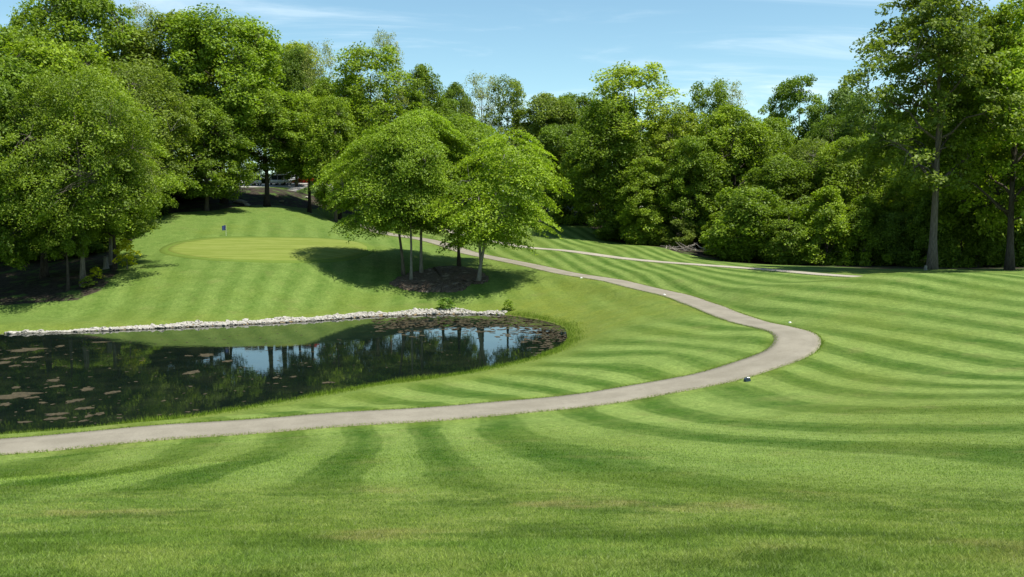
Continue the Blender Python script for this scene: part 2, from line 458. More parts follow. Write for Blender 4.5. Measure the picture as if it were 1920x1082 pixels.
def grass_color(t, pos, phase, stripe, teev, yel):
    """albedo of mown turf: stripes, patches, dry flecks"""
    wob = t.math('MULTIPLY', t.math('SUBTRACT', t.noise(pos, 0.30, 4, 0.6), 0.5), 0.24)
    ph = t.math('ADD', phase, wob)
    c = t.math('COSINE', t.math('MULTIPLY', ph, 2 * math.pi))
    st = t.rng(c, -0.3, 0.3)
    st = t.math('ADD', st, t.math('MULTIPLY', t.math('COSINE', t.math('MULTIPLY', ph, 6 * math.pi)), 0.16))     # single mower passes inside a stripe
    amt = t.rng(t.noise(pos, 0.16, 3), 0.30, 0.66, 0.55, 1.0)
    st = t.math('ADD', t.math('MULTIPLY', t.math('SUBTRACT', st, 0.5), t.math('MULTIPLY', stripe, amt)), 0.5)
    st = t.math('ADD', st, t.math('MULTIPLY', t.math('SUBTRACT', t.noise(pos, 1.3, 8, 0.78), 0.5), 1.25), clamp=True)
    dark = (0.037, 0.086, 0.007); light = (0.150, 0.218, 0.052)
    col = t.mix(st, dark, light)
    # yellow-olive patches
    pt = t.rng(t.noise(pos, 0.10, 4), 0.45, 0.68)
    col = t.mix(t.math('MULTIPLY', pt, 0.45), col, (0.099, 0.136, 0.018))
    col = t.mix(t.math('MULTIPLY', yel, t.rng(t.noise(pos, 0.6, 4), 0.2, 0.8, 0.35, 0.95)), col, (0.130, 0.160, 0.022))
    mott = t.math('MULTIPLY', t.rng(t.noise(pos, 0.85, 8, 0.75), 0.42, 0.60), t.math('ADD', t.math('MULTIPLY', teev, 0.62), 0.16))
    col = t.mix(mott, col, (0.160, 0.202, 0.052))
    mot2 = t.math('MULTIPLY', t.rng(t.noise(t.map(pos, loc=(31, 7, 0)), 0.6, 8, 0.74), 0.48, 0.60), t.math('ADD', t.math('MULTIPLY', teev, 0.62), 0.20))
    col = t.mix(mot2, col, (0.052, 0.091, 0.013))
    # dry straw flecks
    dry = t.math('MULTIPLY', t.rng(t.noise(pos, 0.42, 5, 0.6), 0.56, 0.72), t.math('ADD', 0.22, t.math('MULTIPLY', teev, 0.45)))
    col = t.mix(dry, col, (0.164, 0.153, 0.059))
    return col, st

def ground_mat():
    t = NT('ground_turf')
    pos = t.pos()
    col, st = grass_color(t, pos, t.attr('phase'), t.attr('stripe'), t.attr('tee'), t.attr('yellow'))
    fine = t.noise(pos, 5.0, 8, 0.78); finer = t.noise(pos, 42.0, 4, 0.7)
    tex = t.math('ADD', t.math('MULTIPLY', fine, 0.62), t.math('MULTIPLY', finer, 0.38))
    col = t.mix(1.0, col, t.mix(t.rng(tex, 0.30, 0.72, 0, 1, False), (0.34, 0.40, 0.30), (1.58, 1.48, 1.5)), 'MULTIPLY')
    # woodland floor
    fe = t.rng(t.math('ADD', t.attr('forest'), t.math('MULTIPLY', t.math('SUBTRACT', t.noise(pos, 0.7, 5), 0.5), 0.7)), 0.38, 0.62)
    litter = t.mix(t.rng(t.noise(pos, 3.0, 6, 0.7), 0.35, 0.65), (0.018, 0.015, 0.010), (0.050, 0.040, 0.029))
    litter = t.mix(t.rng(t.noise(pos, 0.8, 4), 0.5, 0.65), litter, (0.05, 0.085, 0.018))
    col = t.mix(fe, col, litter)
    so = t.rng(t.math('ADD', t.attr('soil'), t.math('MULTIPLY', t.math('SUBTRACT', t.noise(pos, 1.3, 4), 0.5), 0.8)), 0.45, 0.75)
    col = t.mix(so, col, t.mix(t.noise(pos, 2.5, 4), (0.16, 0.115, 0.055), (0.30, 0.225, 0.12)))
    nm = t.bump(tex, 0.55, 0.05)
    return t.done(t.bsdf(col, 0.9, nm, spec=0.12))
M_ground = ground_mat()
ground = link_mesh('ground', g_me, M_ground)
tag(ground, kind='structure')

# ------------------------------------------------------------------ pond water
t = NT('pond_water')
pos = t.pos()
rip = t.noise(t.map(pos, (1, 1, 1)), 1.6, 3, 0.5)
rip2 = t.noise(pos, 0.35, 2)
nm = t.bump(t.math('ADD', rip, rip2), 0.012, 0.10)
scum = t.rng(t.noise(pos, 0.5, 5, 0.65), 0.40, 0.75)
wc = t.mix(scum, (0.004, 0.008, 0.006), (0.012, 0.017, 0.010))
M_water = t.done(t.bsdf(wc, 0.025, nm, spec=0.5, IOR=1.333))
ctr = shore.mean(0)
def offset_poly(poly, d):
    m = len(poly); out = []
    area = 0.5 * np.sum(poly[:, 0] * np.roll(poly[:, 1], -1) - np.roll(poly[:, 0], -1) * poly[:, 1])
    for i in range(m):
        tn = poly[(i + 1) % m] - poly[i - 1]; tn = tn / (np.hypot(*tn) + 1e-9)
        nrm = np.array([tn[1], -tn[0]]) * (1 if area > 0 else -1)
        out.append(poly[i] + nrm * d)
    return np.array(out)
wp = offset_poly(shore, 0.35)
bm = bmesh.new()
bm.faces.new([bm.verts.new((q[0], q[1], 0.0)) for q in wp])
bmesh.ops.triangulate(bm, faces=bm.faces[:])
pond = link_mesh('pond_water', bm_mesh('pond_water', bm), M_water)
tag(pond, kind='structure')

# ------------------------------------------------------------------ cart paths
def path_mat(name, a, b):
    t = NT(name); pos = t.pos()
    n1 = t.noise(pos, 0.5, 5, 0.6); n2 = t.noise(pos, 18.0, 5, 0.75)
    col = t.mix(t.rng(n1, 0.35, 0.65), a, b)
    stain = t.rng(t.noise(pos, 1.6, 6, 0.7), 0.50, 0.70, 0.0, 0.5)
    col = t.mix(stain, col, (0.17, 0.15, 0.115))
    col = t.mix(1.0, col, t.mix(t.rng(n2, 0.3, 0.7, 0, 1, False), (0.80,) * 3, (1.14,) * 3), 'MULTIPLY')
    tr = t.attr('across')      # worn wheel tracks and dirty edges
    wheel = t.rng(t.math('ABSOLUTE', t.math('SUBTRACT', t.math('ABSOLUTE', tr), 0.5)), 0.05, 0.22, 0.10, 0.0)
    col = t.mix(wheel, col, (0.277, 0.256, 0.210))
    edge = t.math('MULTIPLY', t.rng(t.math('ADD', t.math('ABSOLUTE', tr), t.math('MULTIPLY', t.math('SUBTRACT', t.noise(pos, 2.2, 5, 0.7), 0.5), 0.35)), 0.84, 1.02), 0.40)
    col = t.mix(edge, col, (0.20, 0.19, 0.10))
    return t.done(t.bsdf(col, 0.92, t.bump(n2, 0.25, 0.02), spec=0.15))
M_path = path_mat('cart_path_concrete', (0.183, 0.165, 0.126), (0.225, 0.204, 0.158))
M_path2 = path_mat('far_path_concrete', (0.277, 0.248, 0.197), (0.328, 0.298, 0.244))
def strip(name, line, hw, mat, lift=0.03):
    d = np.concatenate([[0], np.cumsum(np.hypot(*np.diff(line, axis=0).T))])
    n = int(d[-1] / 0.5)
    tt = np.linspace(0, d[-1], n)
    c = np.column_stack([np.interp(tt, d, line[:, 0]), np.interp(tt, d, line[:, 1])])
    for _ in range(3): c[1:-1] = 0.25 * c[:-2] + 0.5 * c[1:-1] + 0.25 * c[2:]
    tg = np.gradient(c, axis=0); tg /= np.hypot(*tg.T)[:, None]
    nrm = np.column_stack([-tg[:, 1], tg[:, 0]])
    offs = np.array([-1.0, -1.0, -0.7, -0.35, 0, 0.35, 0.7, 1.0, 1.0])
    V, A = [], []
    jl = np.cumsum(rng.normal(0, 0.012, n)); jl -= np.convolve(jl, np.ones(25) / 25, 'same'); jr = np.roll(jl, 37)
    cz = None
    for j, o in enumerate(offs):
        jit = (jl if o < 0 else jr) * abs(o) ** 3
        q = c + nrm * (o * hw + np.clip(jit, -0.08, 0.08))[:, None]
        z = height(q) + lift - 0.02 * abs(o)
        if j in (0, len(offs) - 1): z = z - 0.12
        V.append(np.column_stack([q, z])); A.append(np.full(n, o))
    V = np.stack(V, 1); A = np.stack(A, 1)
    k = len(offs); ii = np.arange(n * k).reshape(n, k)
    f = np.stack([ii[:-1, :-1], ii[:-1, 1:], ii[1:, 1:], ii[1:, :-1]], -1).reshape(-1, 4)[:, ::-1]
    me = mesh_np(name, V.reshape(-1, 3), f)
    vattr(me, 'across', A.ravel())
    o = link_mesh(name, me, mat); tag(o, kind='structure')
    return o
strip('cart_path', near_line, 1.26, M_path, 0.045)
strip('cart_path', far_line, 0.98, M_path2, 0.075)

# ------------------------------------------------------------------ putting green, collar, mulch bed, parking lot
def sheet(name, outline, mat, lift, rings=14, kind='structure', wav=0.0):
    outline = np.asarray(outline); c = outline.mean(0); n = len(outline)
    V = [np.array([[c[0], c[1]]])]
    for r in range(1, rings + 1): V.append(c + (outline - c) * (r / rings))
    V.append(c + (outline - c) * 1.004)
    Q = np.vstack(V); z = height(Q) + lift
    if wav: z += wav * np.abs(np.sin(Q[:, 0] * 5.1) * np.sin(Q[:, 1] * 4.3))
    z[-n:] -= lift + 0.1
    bm = bmesh.new(); vs = [bm.verts.new((Q[i, 0], Q[i, 1], z[i])) for i in range(len(Q))]
    for k in range(n):
        bm.faces.new((vs[0], vs[1 + k], vs[1 + (k + 1) % n]))
        for r in range(rings):
            a = 1 + r * n; b = 1 + (r + 1) * n
            bm.faces.new((vs[a + k], vs[b + k], vs[b + (k + 1) % n], vs[a + (k + 1) % n]))
    bm.normal_update()
    if sum(f.normal.z for f in bm.faces) < 0: bmesh.ops.reverse_faces(bm, faces=bm.faces[:])
    for f in bm.faces: f.smooth = True
    o = link_mesh(name, bm_mesh(name, bm), mat)
    if kind: tag(o, kind=kind)
    return o
green_px = [(316, 470), (324, 462), (352, 454), (400, 448.5), (470, 446), (550, 446.5), (620, 449), (665, 454), (686, 462), (684, 472), (650, 482), (590, 488), (520, 489.5), (450, 488), (390, 484.5), (340, 478)]
green_w = catmull([G(*p)[:2] for p in green_px], 5, True)
t = NT('putting_green_turf'); pos = t.pos()
bands = t.math('SINE', t.math('MULTIPLY', t.noise(t.map(pos, (0.05, 1, 1), (0, 0, R(4))), 0.9, 2), 30.0))
c = t.mix(t.rng(t.math('ADD', t.math('MULTIPLY', bands, 0.3), t.noise(pos, 0.8, 5)), 0.2, 0.9), (0.126, 0.164, 0.027), (0.165, 0.198, 0.044))
c = t.mix(1.0, c, t.mix(t.noise(pos, 14, 5, 0.7), (0.75,) * 3, (1.2,) * 3), 'MULTIPLY')
M_green = t.done(t.bsdf(c, 0.9, spec=0.1))
t = NT('collar_turf'); pos = t.pos()
c = t.mix(t.noise(pos, 0.9, 5), (0.084, 0.133, 0.018), (0.118, 0.168, 0.030))
c = t.mix(1.0, c, t.mix(t.noise(pos, 12, 5, 0.7), (0.6,) * 3, (1.3,) * 3), 'MULTIPLY')
M_collar = t.done(t.bsdf(c, 0.9, spec=0.1))
sheet('green_collar', offset_poly(green_w, 0.9), M_collar, 0.018, 16)
sheet('putting_green', green_w, M_green, 0.030, 16)

mul_px = [(735, 533), (760, 517), (800, 507), (840, 501), (880, 504), (915, 521), (905, 532), (882, 534), (866, 545), (835, 550), (800, 548), (765, 545)]
mul_w = catmull([G(*p)[:2] for p in mul_px], 14, True)
mul_w = mul_w + rng.normal(0, 0.12, mul_w.shape)
t = NT('bark_mulch'); pos = t.pos()
n1 = t.noise(pos, 7, 6, 0.75)
c = t.mix(t.rng(n1, 0.3, 0.7), (0.050, 0.034, 0.024), (0.168, 0.126, 0.094))
c = t.mix(t.rng(t.noise(pos, 1.1, 4), 0.55, 0.72), c, (0.27, 0.22, 0.16))
M_mulch = t.done(t.bsdf(c, 0.95, t.bump(n1, 0.8, 0.08), spec=0.1))
mulch = sheet('mulch_bed', mul_w, M_mulch, 0.10, 20, None, 0.03)
tag(mulch, kind='structure')

M_lot = path_mat('parking_lot_surface', (0.277, 0.265, 0.244), (0.336, 0.323, 0.298))
lot_c = [(-62, 153.0), (-30, 153.0), (-8, 158), (-6, 200), (-70, 200)]
o = sheet('parking_lot', catmull(lot_c, 4, True), M_lot, 0.05, 10)

# ------------------------------------------------------------------ trees
def foliage_mat(name, trans=0.35):
    t = NT(name)
    oi = t.n.new('ShaderNodeObjectInfo')
    tint = t.attr('tint')
    col = t.mix(1.0, oi.outputs['Color'], t.mix(tint, (0.55, 0.60, 0.58), (1.62, 1.52, 1.15)), 'MULTIPLY')
    d = t.n.new('ShaderNodeBsdfDiffuse'); t.put(d.inputs[0], col)
    tr = t.n.new('ShaderNodeBsdfTranslucent'); t.put(tr.inputs[0], t.mix(1.0, col, (1.10, 1.20, 0.50), 'MULTIPLY'))
    g = t.n.new('ShaderNodeBsdfGlossy'); g.inputs['Roughness'].default_value = 0.55; t.put(g.inputs[0], (0.9, 0.95, 1.0))
    m1 = t.n.new('ShaderNodeMixShader'); m1.inputs[0].default_value = trans
    t.l.new(d.outputs[0], m1.inputs[1]); t.l.new(tr.outputs[0], m1.inputs[2])
    m2 = t.n.new('ShaderNodeMixShader'); m2.inputs[0].default_value = 0.014
    t.l.new(m1.outputs[0], m2.inputs[1]); t.l.new(g.outputs[0], m2.inputs[2])
    return t.done(m2.outputs[0])
M_leaf = foliage_mat('leaves', 0.42)
def bark_mat(name, a, b):
    t = NT(name); p = t.obj()
    n = t.noise(t.map(p, (5, 5, 0.8)), 2.2, 6, 0.7)
    c = t.mix(t.rng(n, 0.3, 0.7), a, b)
    return t.done(t.bsdf(c, 0.9, t.bump(n, 0.7, 0.05), spec=0.15))
M_bark = bark_mat('bark_grey_brown', (0.065, 0.052, 0.040), (0.17, 0.145, 0.12))
M_bark_pale = bark_mat('bark_pale_grey', (0.12, 0.108, 0.09), (0.27, 0.25, 0.215))
M_bark_dark = bark_mat('bark_dark', (0.030, 0.024, 0.019), (0.085, 0.07, 0.056))

def tree_meshes(name, seed, H=12.0, base=0.3, R0=4.0, prof='round', nclump=170, nleaf=95, leaf=0.24, clump=(0.95, 0.42), trunk=0.18,
                nlimb=11, lean=(0, 0), droop=0.03, gaps=0.25, fork=False, lobes=0.22, inner=0.35, upb=0.7):
    """trunk + limbs + twigs in one wood mesh, leaf faces in one crown mesh; base at the origin"""
    g = np.random.default_rng(seed)
    zb = H * base; L = H - zb
    lp = g.uniform(0, 6.28, 6); lf = g.integers(2, 5, 6)
    def env(tt, az):
        if prof == 'round': r = np.sin(np.pi * np.clip(0.12 + 0.79 * tt, 0, 1)) ** 0.58
        elif prof == 'broad': r = np.clip(np.minimum((tt + 0.08) / 0.30, 1), 0, 1) ** 0.6 * np.clip(1 - tt ** 2.6, 0.0, 1) ** 0.55 + 0.05
        elif prof == 'tall': r = np.sin(np.pi * np.clip(0.10 + 0.80 * tt, 0, 1)) ** 0.65 * (1 - 0.10 * tt)
        elif prof == 'cone': r = np.clip(1.02 - tt, 0, 1) ** 0.75 * np.clip((tt + 0.12) / 0.2, 0, 1) ** 0.5
        else: r = np.clip(1 - tt ** 1.8, 0, 1) ** 0.6 * np.clip(tt * 3 + 0.75, 0, 1)      # bush: foliage to the ground
        m = 1 + lobes * (np.sin(lf[0] * az + lp[0] + 5 * tt) * 0.6 + np.sin(lf[1] * az + lp[1] - 7 * tt) * 0.5 + np.sin(11 * tt + lp[2] + az) * 0.35)
        return R0 * r * m
    def axis(z):
        k = np.clip(z / H, 0, 1)
        return np.stack([lean[0] * k ** 1.3 + 0.02 * H * np.sin(4 * k + lp[3]) * k, lean[1] * k ** 1.3 + 0.02 * H * np.sin(5 * k + lp[4]) * k, z], -1)
    # clump centres
    C = []; tries = 0
    md = (R0 * R0 * L / nclump) ** (1 / 3) * 0.62
    gp = g.uniform(0, 6.28, (3,)); gk = g.normal(0, 1, (3, 3)) * 2.2 / R0
    while len(C) < nclump and tries < nclump * 60:
        tries += 1
        tt = g.random() ** (0.9 if prof != 'cone' else 1.3); az = g.uniform(0, 6.283)
        ro = inner + (1 - inner) * g.random() ** 0.55
        r = env(tt, az) * ro
        z = zb + tt * L
        p = axis(np.array(z)) + np.array([math.cos(az) * r, math.sin(az) * r, -droop * r * ro])
        if gaps and np.prod(np.sin(gk @ p + gp)) > 0.5 - gaps: continue
        if C and np.min(np.sum((np.array(C) - p) ** 2, 1)) < md * md * (1 - 0.6 * tries / (nclump * 60)): continue
        C.append(p)
    C = np.array(C)
    # wood
    bm = bmesh.new()
    zt = zb + 0.82 * L
    zs = np.linspace(-0.25, zt, 9)
    rad = lambda z: trunk * (1 - 0.85 * np.clip(z / zt, 0, 1) ** 0.9) + trunk * 0.55 * np.exp(-np.clip(z, 0, None) / (trunk * 2.2))
    bm_tube(bm, [axis(np.array(z)) for z in zs], [rad(z) for z in zs], 8)
    if fork:
        q = [axis(np.array(H * 0.12)), axis(np.array(H * 0.22)) + np.array([-0.35, 0.1, 0.1]), axis(np.array(H * 0.38)) + np.array([-0.9, 0.2, 0]), axis(np.array(H * 0.7)) + np.array([-1.8, 0.3, 0])]
        bm_tube(bm, q, [trunk * 0.75, trunk * 0.7, trunk * 0.5, trunk * 0.2], 7)
    samples = [np.append(axis(np.array(z)), rad(z) * 0.5) for z in np.linspace(zb * 0.95, zt, 10)]
    for i in range(nlimb):
        k = (i + g.random()) / nlimb
        z0 = zb * (0.86 if prof != 'bush' else 0.3) + k * 0.72 * L * (1 if prof != 'bush' else 0.6)
        az = i * 2.4 + g.normal(0, 0.3)
        tt = min(0.97, (z0 - zb) / L + 0.16 + 0.22 * g.random() * upb)
        tt = max(tt, 0.05)
        r = float(env(tt, az)) * 0.82
        a = axis(np.array(z0)); e = axis(np.array(zb + tt * L)) + np.array([math.cos(az) * r, math.sin(az) * r, -droop * r * 0.7])
        mid = a * 0.5 + e * 0.5 + np.array([0, 0, 0.12 * r]) + g.normal(0, 0.05 * r, 3)
        ts = np.linspace(0, 1, 6)[:, None]
        pts = (1 - ts) ** 2 * a + 2 * ts * (1 - ts) * mid + ts ** 2 * e
        pts[1:-1] += g.normal(0, 0.025 * r, (4, 3))
        r0 = min(rad(z0) * 0.62, trunk * 0.5)
        rr = r0 * (1 - 0.85 * ts[:, 0])
        bm_tube(bm, pts, rr, 6)
        for p, q in zip(pts[1:], rr[1:]): samples.append(np.append(p, q))
    S = np.array(samples)
    for p in C:
        dd = np.sum((S[:, :3] - p) ** 2, 1) + np.where(S[:, 2] > p[2] + 0.2, 3.0, 0)
        q = S[np.argmin(dd)]
        a = q[:3]; mid = (a + p) / 2 + np.array([0, 0, 0.10 * np.linalg.norm(p - a)]) + g.normal(0, 0.04 * np.linalg.norm(p - a), 3)
        r0 = max(min(q[3] * 0.7, trunk * 0.22), 0.012 * H / 12)
        bm_tube(bm, [a, mid, p], [r0, r0 * 0.6, r0 * 0.2], 4, False)
    for f in bm.faces: f.smooth = True
    wood = bm_mesh(name + '_wood', bm)
    # leaves
    n = len(C); ntot = n * nleaf
    cs = g.uniform(0.65, 1.35, n)
    ci = np.repeat(np.arange(n), nleaf)
    o = g.normal(0, 1, (ntot, 3)); o /= np.linalg.norm(o, axis=1)[:, None] + 1e-9
    o *= (g.random(ntot) ** 0.45)[:, None]
    o[:, 0] *= clump[0]; o[:, 1] *= clump[0]; o[:, 2] *= clump[1]
    ax = axis(C[:, 2]); outd = C - ax; outd[:, 2] = 0
    # sprays tilt down outward
    rr = np.linalg.norm(outd[:, :2], axis=1); od = outd[:, :2] / (rr[:, None] + 1e-6)
    along = np.sum(o[:, :2] * od[ci], 1)
    o[:, 2] -= along * (0.25 + droop) + np.maximum(along, 0) ** 2 * droop * 0.6
    pos = C[ci] + o * cs[ci][:, None]
    nrm = g.normal(0, 0.55, (ntot, 3)); nrm[:, 2] += 0.75; nrm[:, :2] += od[ci] * 0.35
    nrm /= np.linalg.norm(nrm, axis=1)[:, None]
    u = g.normal(0, 1, (ntot, 3)); u -= nrm * np.sum(u * nrm, 1)[:, None]; u /= np.linalg.norm(u, axis=1)[:, None]
    w = np.cross(nrm, u)
    sz = leaf * g.uniform(0.6, 1.35, ntot)
    l2 = (sz * 0.62)[:, None]; w2 = (sz * 0.36)[:, None]
    fold = nrm * (sz * 0.12)[:, None]
    V = np.stack([pos - u * l2, pos + w * w2 + u * l2 * 0.1 + fold, pos + u * l2, pos - w * w2 + u * l2 * 0.1 + fold], 1).reshape(-1, 3)
    fcs = np.arange(ntot * 4).reshape(-1, 4)
    lm = mesh_np(name + '_leaves', V, fcs)
    hrel = np.clip((pos[:, 2] - zb) / L, 0, 1)
    tip = np.clip(along / clump[0], -1, 1) * 0.12 + np.clip(o[:, 2] / clump[1], -1, 1) * 0.06      # young leaves at the shoot tips are paler
    tint = np.clip(g.normal(0.42, 0.15, n)[ci] + g.normal(0, 0.16, ntot) + tip, 0, 1)
    vattr(lm, 'tint', np.repeat(tint, 4))
    lm.materials.append(M_leaf)
    return wood, lm

PROTO = {}
def proto(key, **kw): PROTO[key] = (tree_meshes(key, **kw), kw['H'], kw['R0'])
proto('maple_a', seed=11, H=20, base=0.16, R0=7.0, prof='round', nclump=276, nleaf=160, leaf=0.288, clump=(1.35, 0.95), trunk=0.34, nlimb=14, gaps=0.10)
proto('maple_b', seed=12, H=20, base=0.14, R0=6.4, prof='broad', nclump=276, nleaf=160, leaf=0.288, clump=(1.3, 0.95), trunk=0.32, nlimb=14, gaps=0.10, lobes=0.3)
proto('maple_c', seed=13, H=20, base=0.12, R0=5.8, prof='tall', nclump=264, nleaf=160, leaf=0.272, clump=(1.25, 0.95), trunk=0.30, nlimb=14, gaps=0.10, lobes=0.3)
proto('fine', seed=21, H=18, base=0.31, R0=7.0, prof='round', nclump=300, nleaf=230, leaf=0.160, clump=(1.2, 0.6), trunk=0.24, nlimb=14, droop=0.22, gaps=0.22, lobes=0.34)
proto('fine_b', seed=22, H=18, base=0.22, R0=5.6, prof='tall', nclump=250, nleaf=160, leaf=0.192, clump=(1.15, 0.65), trunk=0.22, nlimb=13, droop=0.2, gaps=0.12)
proto('spread_a', seed=31, H=15, base=0.34, R0=5.6, prof='round', nclump=260, nleaf=230, leaf=0.175, clump=(1.45, 0.22), trunk=0.17, nlimb=12, droop=0.22, gaps=0.15, lobes=0.28, lean=(-1.6, 0))
proto('spread_b', seed=32, H=16, base=0.36, R0=5.2, prof='round', nclump=240, nleaf=230, leaf=0.175, clump=(1.45, 0.22), trunk=0.18, nlimb=12, droop=0.22, gaps=0.15, lobes=0.28)
proto('spread_c', seed=33, H=14, base=0.30, R0=5.0, prof='round', nclump=230, nleaf=230, leaf=0.175, clump=(1.45, 0.22), trunk=0.18, nlimb=12, droop=0.26, gaps=0.18, lobes=0.30, lean=(3.2, 0), fork=True)
proto('oak', seed=41, H=27, base=0.30, R0=7.8, prof='broad', nclump=235, nleaf=165, leaf=0.304, clump=(1.35, 0.7), trunk=0.44, nlimb=15, gaps=0.42, lobes=0.45, inner=0.25)
proto('oak_b', seed=42, H=25, base=0.20, R0=7.4, prof='round', nclump=240, nleaf=138, leaf=0.320, clump=(1.25, 0.75), trunk=0.40, nlimb=15, gaps=0.30, lobes=0.35, inner=0.25)
proto('airy', seed=51, H=22, base=0.22, R0=5.4, prof='tall', nclump=210, nleaf=102, leaf=0.272, clump=(1.15, 0.7), trunk=0.28, nlimb=16, gaps=0.32, lobes=0.35, upb=1.3, droop=0.0)
proto('sparse', seed=61, H=22, base=0.35, R0=4.6, prof='round', nclump=170, nleaf=49, leaf=0.208, clump=(1.1, 0.7), trunk=0.26, nlimb=20, gaps=0.25, upb=1.6, droop=-0.1)
proto('high_a', seed=14, H=22, base=0.32, R0=6.4, prof='round', nclump=276, nleaf=174, leaf=0.272, clump=(1.35, 0.95), trunk=0.36, nlimb=14, gaps=0.10)
proto('bush_a', seed=71, H=8, base=0.04, R0=3.4, prof='round', nclump=170, nleaf=138, leaf=0.224, clump=(0.85, 0.65), trunk=0.10, nlimb=10, gaps=0.15, lobes=0.25)
proto('bush_b', seed=72, H=10, base=0.03, R0=3.2, prof='bush', nclump=180, nleaf=138, leaf=0.224, clump=(0.85, 0.65), trunk=0.11, nlimb=10, gaps=0.2, lobes=0.3)
proto('small', seed=81, H=1.6, base=0.05, R0=0.75, prof='bush', nclump=26, nleaf=26, leaf=0.15, clump=(0.26, 0.14), trunk=0.02, nlimb=5, gaps=0.1)

# leaf colours (albedo)
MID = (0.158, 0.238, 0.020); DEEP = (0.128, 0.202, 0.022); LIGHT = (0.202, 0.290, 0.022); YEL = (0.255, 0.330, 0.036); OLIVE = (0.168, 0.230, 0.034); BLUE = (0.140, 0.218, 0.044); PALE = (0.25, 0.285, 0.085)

def plant(name, key, px, Y, top, hw, color, label, cat='tree', group=None, bark=None, rz=None, base_py=None, zoff=0.0):
    """px, Y: where the stem stands; top: photo row of its tip; hw: crown half width in photo pixels"""
    (wood, leaves), H0, R0 = PROTO[key]
    x = P(px, 541, Y)[0]
    z = h1(x, Y) + zoff
    tipz = P(px, top, Y)[2]
    hh = max(tipz - z, 1.0)
    root = empty(name, (x, Y, z - 0.05), random.uniform(0, 6.28) if rz is None else rz)
    sz = hh / H0; sx = (hw / F * Y) / R0
    root.scale = (sx, sx, sz)
    o = link_mesh('trunk', wood, None, root)
    o.data.materials.clear() if False else None
    if not wood.materials: wood.materials.append(bark or M_bark)
    if bark:
        o.material_slots[0].link = 'OBJECT'; o.material_slots[0].material = bark
    o2 = link_mesh('crown', leaves, None, root)
    j = 1 + random.uniform(-0.10, 0.10)
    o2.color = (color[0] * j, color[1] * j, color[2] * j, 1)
    tag(root, label, cat, group)
    return root

CLG = (0.205, 0.305, 0.024)
# --- the clump of five beside the green
CL = 'clump of trees in the mulch bed'
plant('shade_tree', 'spread_a', 757, 90.5, 236, 108, CLG, 'leftmost tree of the mulch bed clump, leaning left over the green', group=CL, rz=0)
plant('shade_tree', 'spread_b', 771, 89.0, 226, 80, CLG, 'slim straight tree second from the left in the mulch bed clump', group=CL, rz=1.0, bark=M_bark_pale)
plant('shade_tree', 'spread_b', 790, 91.5, 210, 92, CLG, 'tallest middle tree of the mulch bed clump', group=CL, rz=2.6)
plant('shade_tree', 'spread_b', 861, 96.0, 218, 92, CLG, 'dark trunked tree standing at the back of the mulch bed clump', group=CL, rz=4.4, bark=M_bark_dark)
plant('shade_tree', 'spread_c', 897, 88.0, 246, 104, (0.228, 0.330, 0.022), 'fork trunked bright green tree at the right end of the mulch bed clump', group=CL, rz=0, bark=M_bark_pale)

# --- left bank
LB = 'trees on the left bank'
plant('leafy_tree', 'fine', 156, 80, 128, 150, (0.172, 0.250, 0.022), 'large fine leaved tree at the left front above the pond', group=LB, rz=0.4)
plant('leafy_tree', 'high_a', 84, 85, 190, 120, MID, 'medium tree with a thick dark trunk left of the fine leaved tree', group=LB, rz=2.0, bark=M_bark_dark)
plant('leafy_tree', 'high_a', 128, 79, 330, 50, MID, 'slim low tree beside the fine leaved tree trunk', group=LB, bark=M_bark_dark)
plant('leafy_tree', 'fine_b', 211, 89, 196, 100, OLIVE, 'olive tree with a pale grey trunk at the left woodland edge', group=LB, rz=1.2, bark=M_bark_pale)
plant('leafy_tree', 'high_a', 217, 86, 292, 66, MID, 'short tree with a dark trunk in front of the pale trunk', group=LB, rz=3.0, bark=M_bark_dark)
plant('leafy_tree', 'fine_b', 258, 112, 118, 118, OLIVE, 'dark olive tree standing left of the putting green', group=LB, rz=0.2)
plant('leafy_tree', 'maple_a', -30, 78, 150, 125, DEEP, 'dark tree cut by the left edge of the picture', group=LB, rz=1.0)
plant('leafy_tree', 'maple_c', 20, 98, 120, 130, DEEP, 'shadowed tree behind the trees at the left edge', group=LB, rz=5.0)
plant('leafy_tree', 'maple_a', 120, 106, 88, 140, LIGHT, 'pale green round crown above the fine leaved tree', group=LB, rz=2.5)

# --- tall row behind the green
TB = 'tall trees behind the putting green'
plant('tall_tree', 'maple_a', 172, 131, -6, 125, MID, 'tallest rounded tree of the skyline at the upper left', group=TB, rz=0.7)
plant('tall_tree', 'maple_b', 60, 124, 62, 120, MID, 'skyline tree stepping down toward the upper left corner', group=TB, rz=1.9)
plant('tall_tree', 'sparse', 276, 142, 14, 42, PALE, 'thin pale tree poking up between two round skyline crowns', group=TB)
plant('tall_tree', 'maple_b', 330, 134, 34, 118, OLIVE, 'broad olive crowned tree left of centre on the tall skyline', group=TB, rz=3.6)
plant('tall_tree', 'high_a', 425, 131, 30, 112, MID, 'broad tall tree at the right shoulder of the high skyline', group=TB, rz=4.9)
plant('tall_tree', 'high_a', 530, 172, 84, 94, YEL, 'yellow green tree behind the parked carts', group=TB, rz=1.1)
plant('tall_tree', 'high_a', 504, 131, 168, 88, MID, 'stout dark trunked tree standing in front of the golf carts', group=TB, rz=2.2, bark=M_bark_dark)
plant('tall_tree', 'maple_b', 392, 122, 185, 78, MID, 'layered low branched tree behind the left end of the green', group=TB, rz=0.3)
plant('tall_tree', 'maple_c', 560, 158, 98, 44, DEEP, 'narrow dark crown behind the yellow green tree', group=TB)
plant('tall_tree', 'sparse', 611, 152, 82, 38, PALE, 'thin pale leaved tree standing alone against the sky', group=TB)
plant('tall_tree', 'airy', 706, 136, 92, 86, LIGHT, 'bright green dome shaped tree with grey branches above the clump', group=TB, rz=0.9)
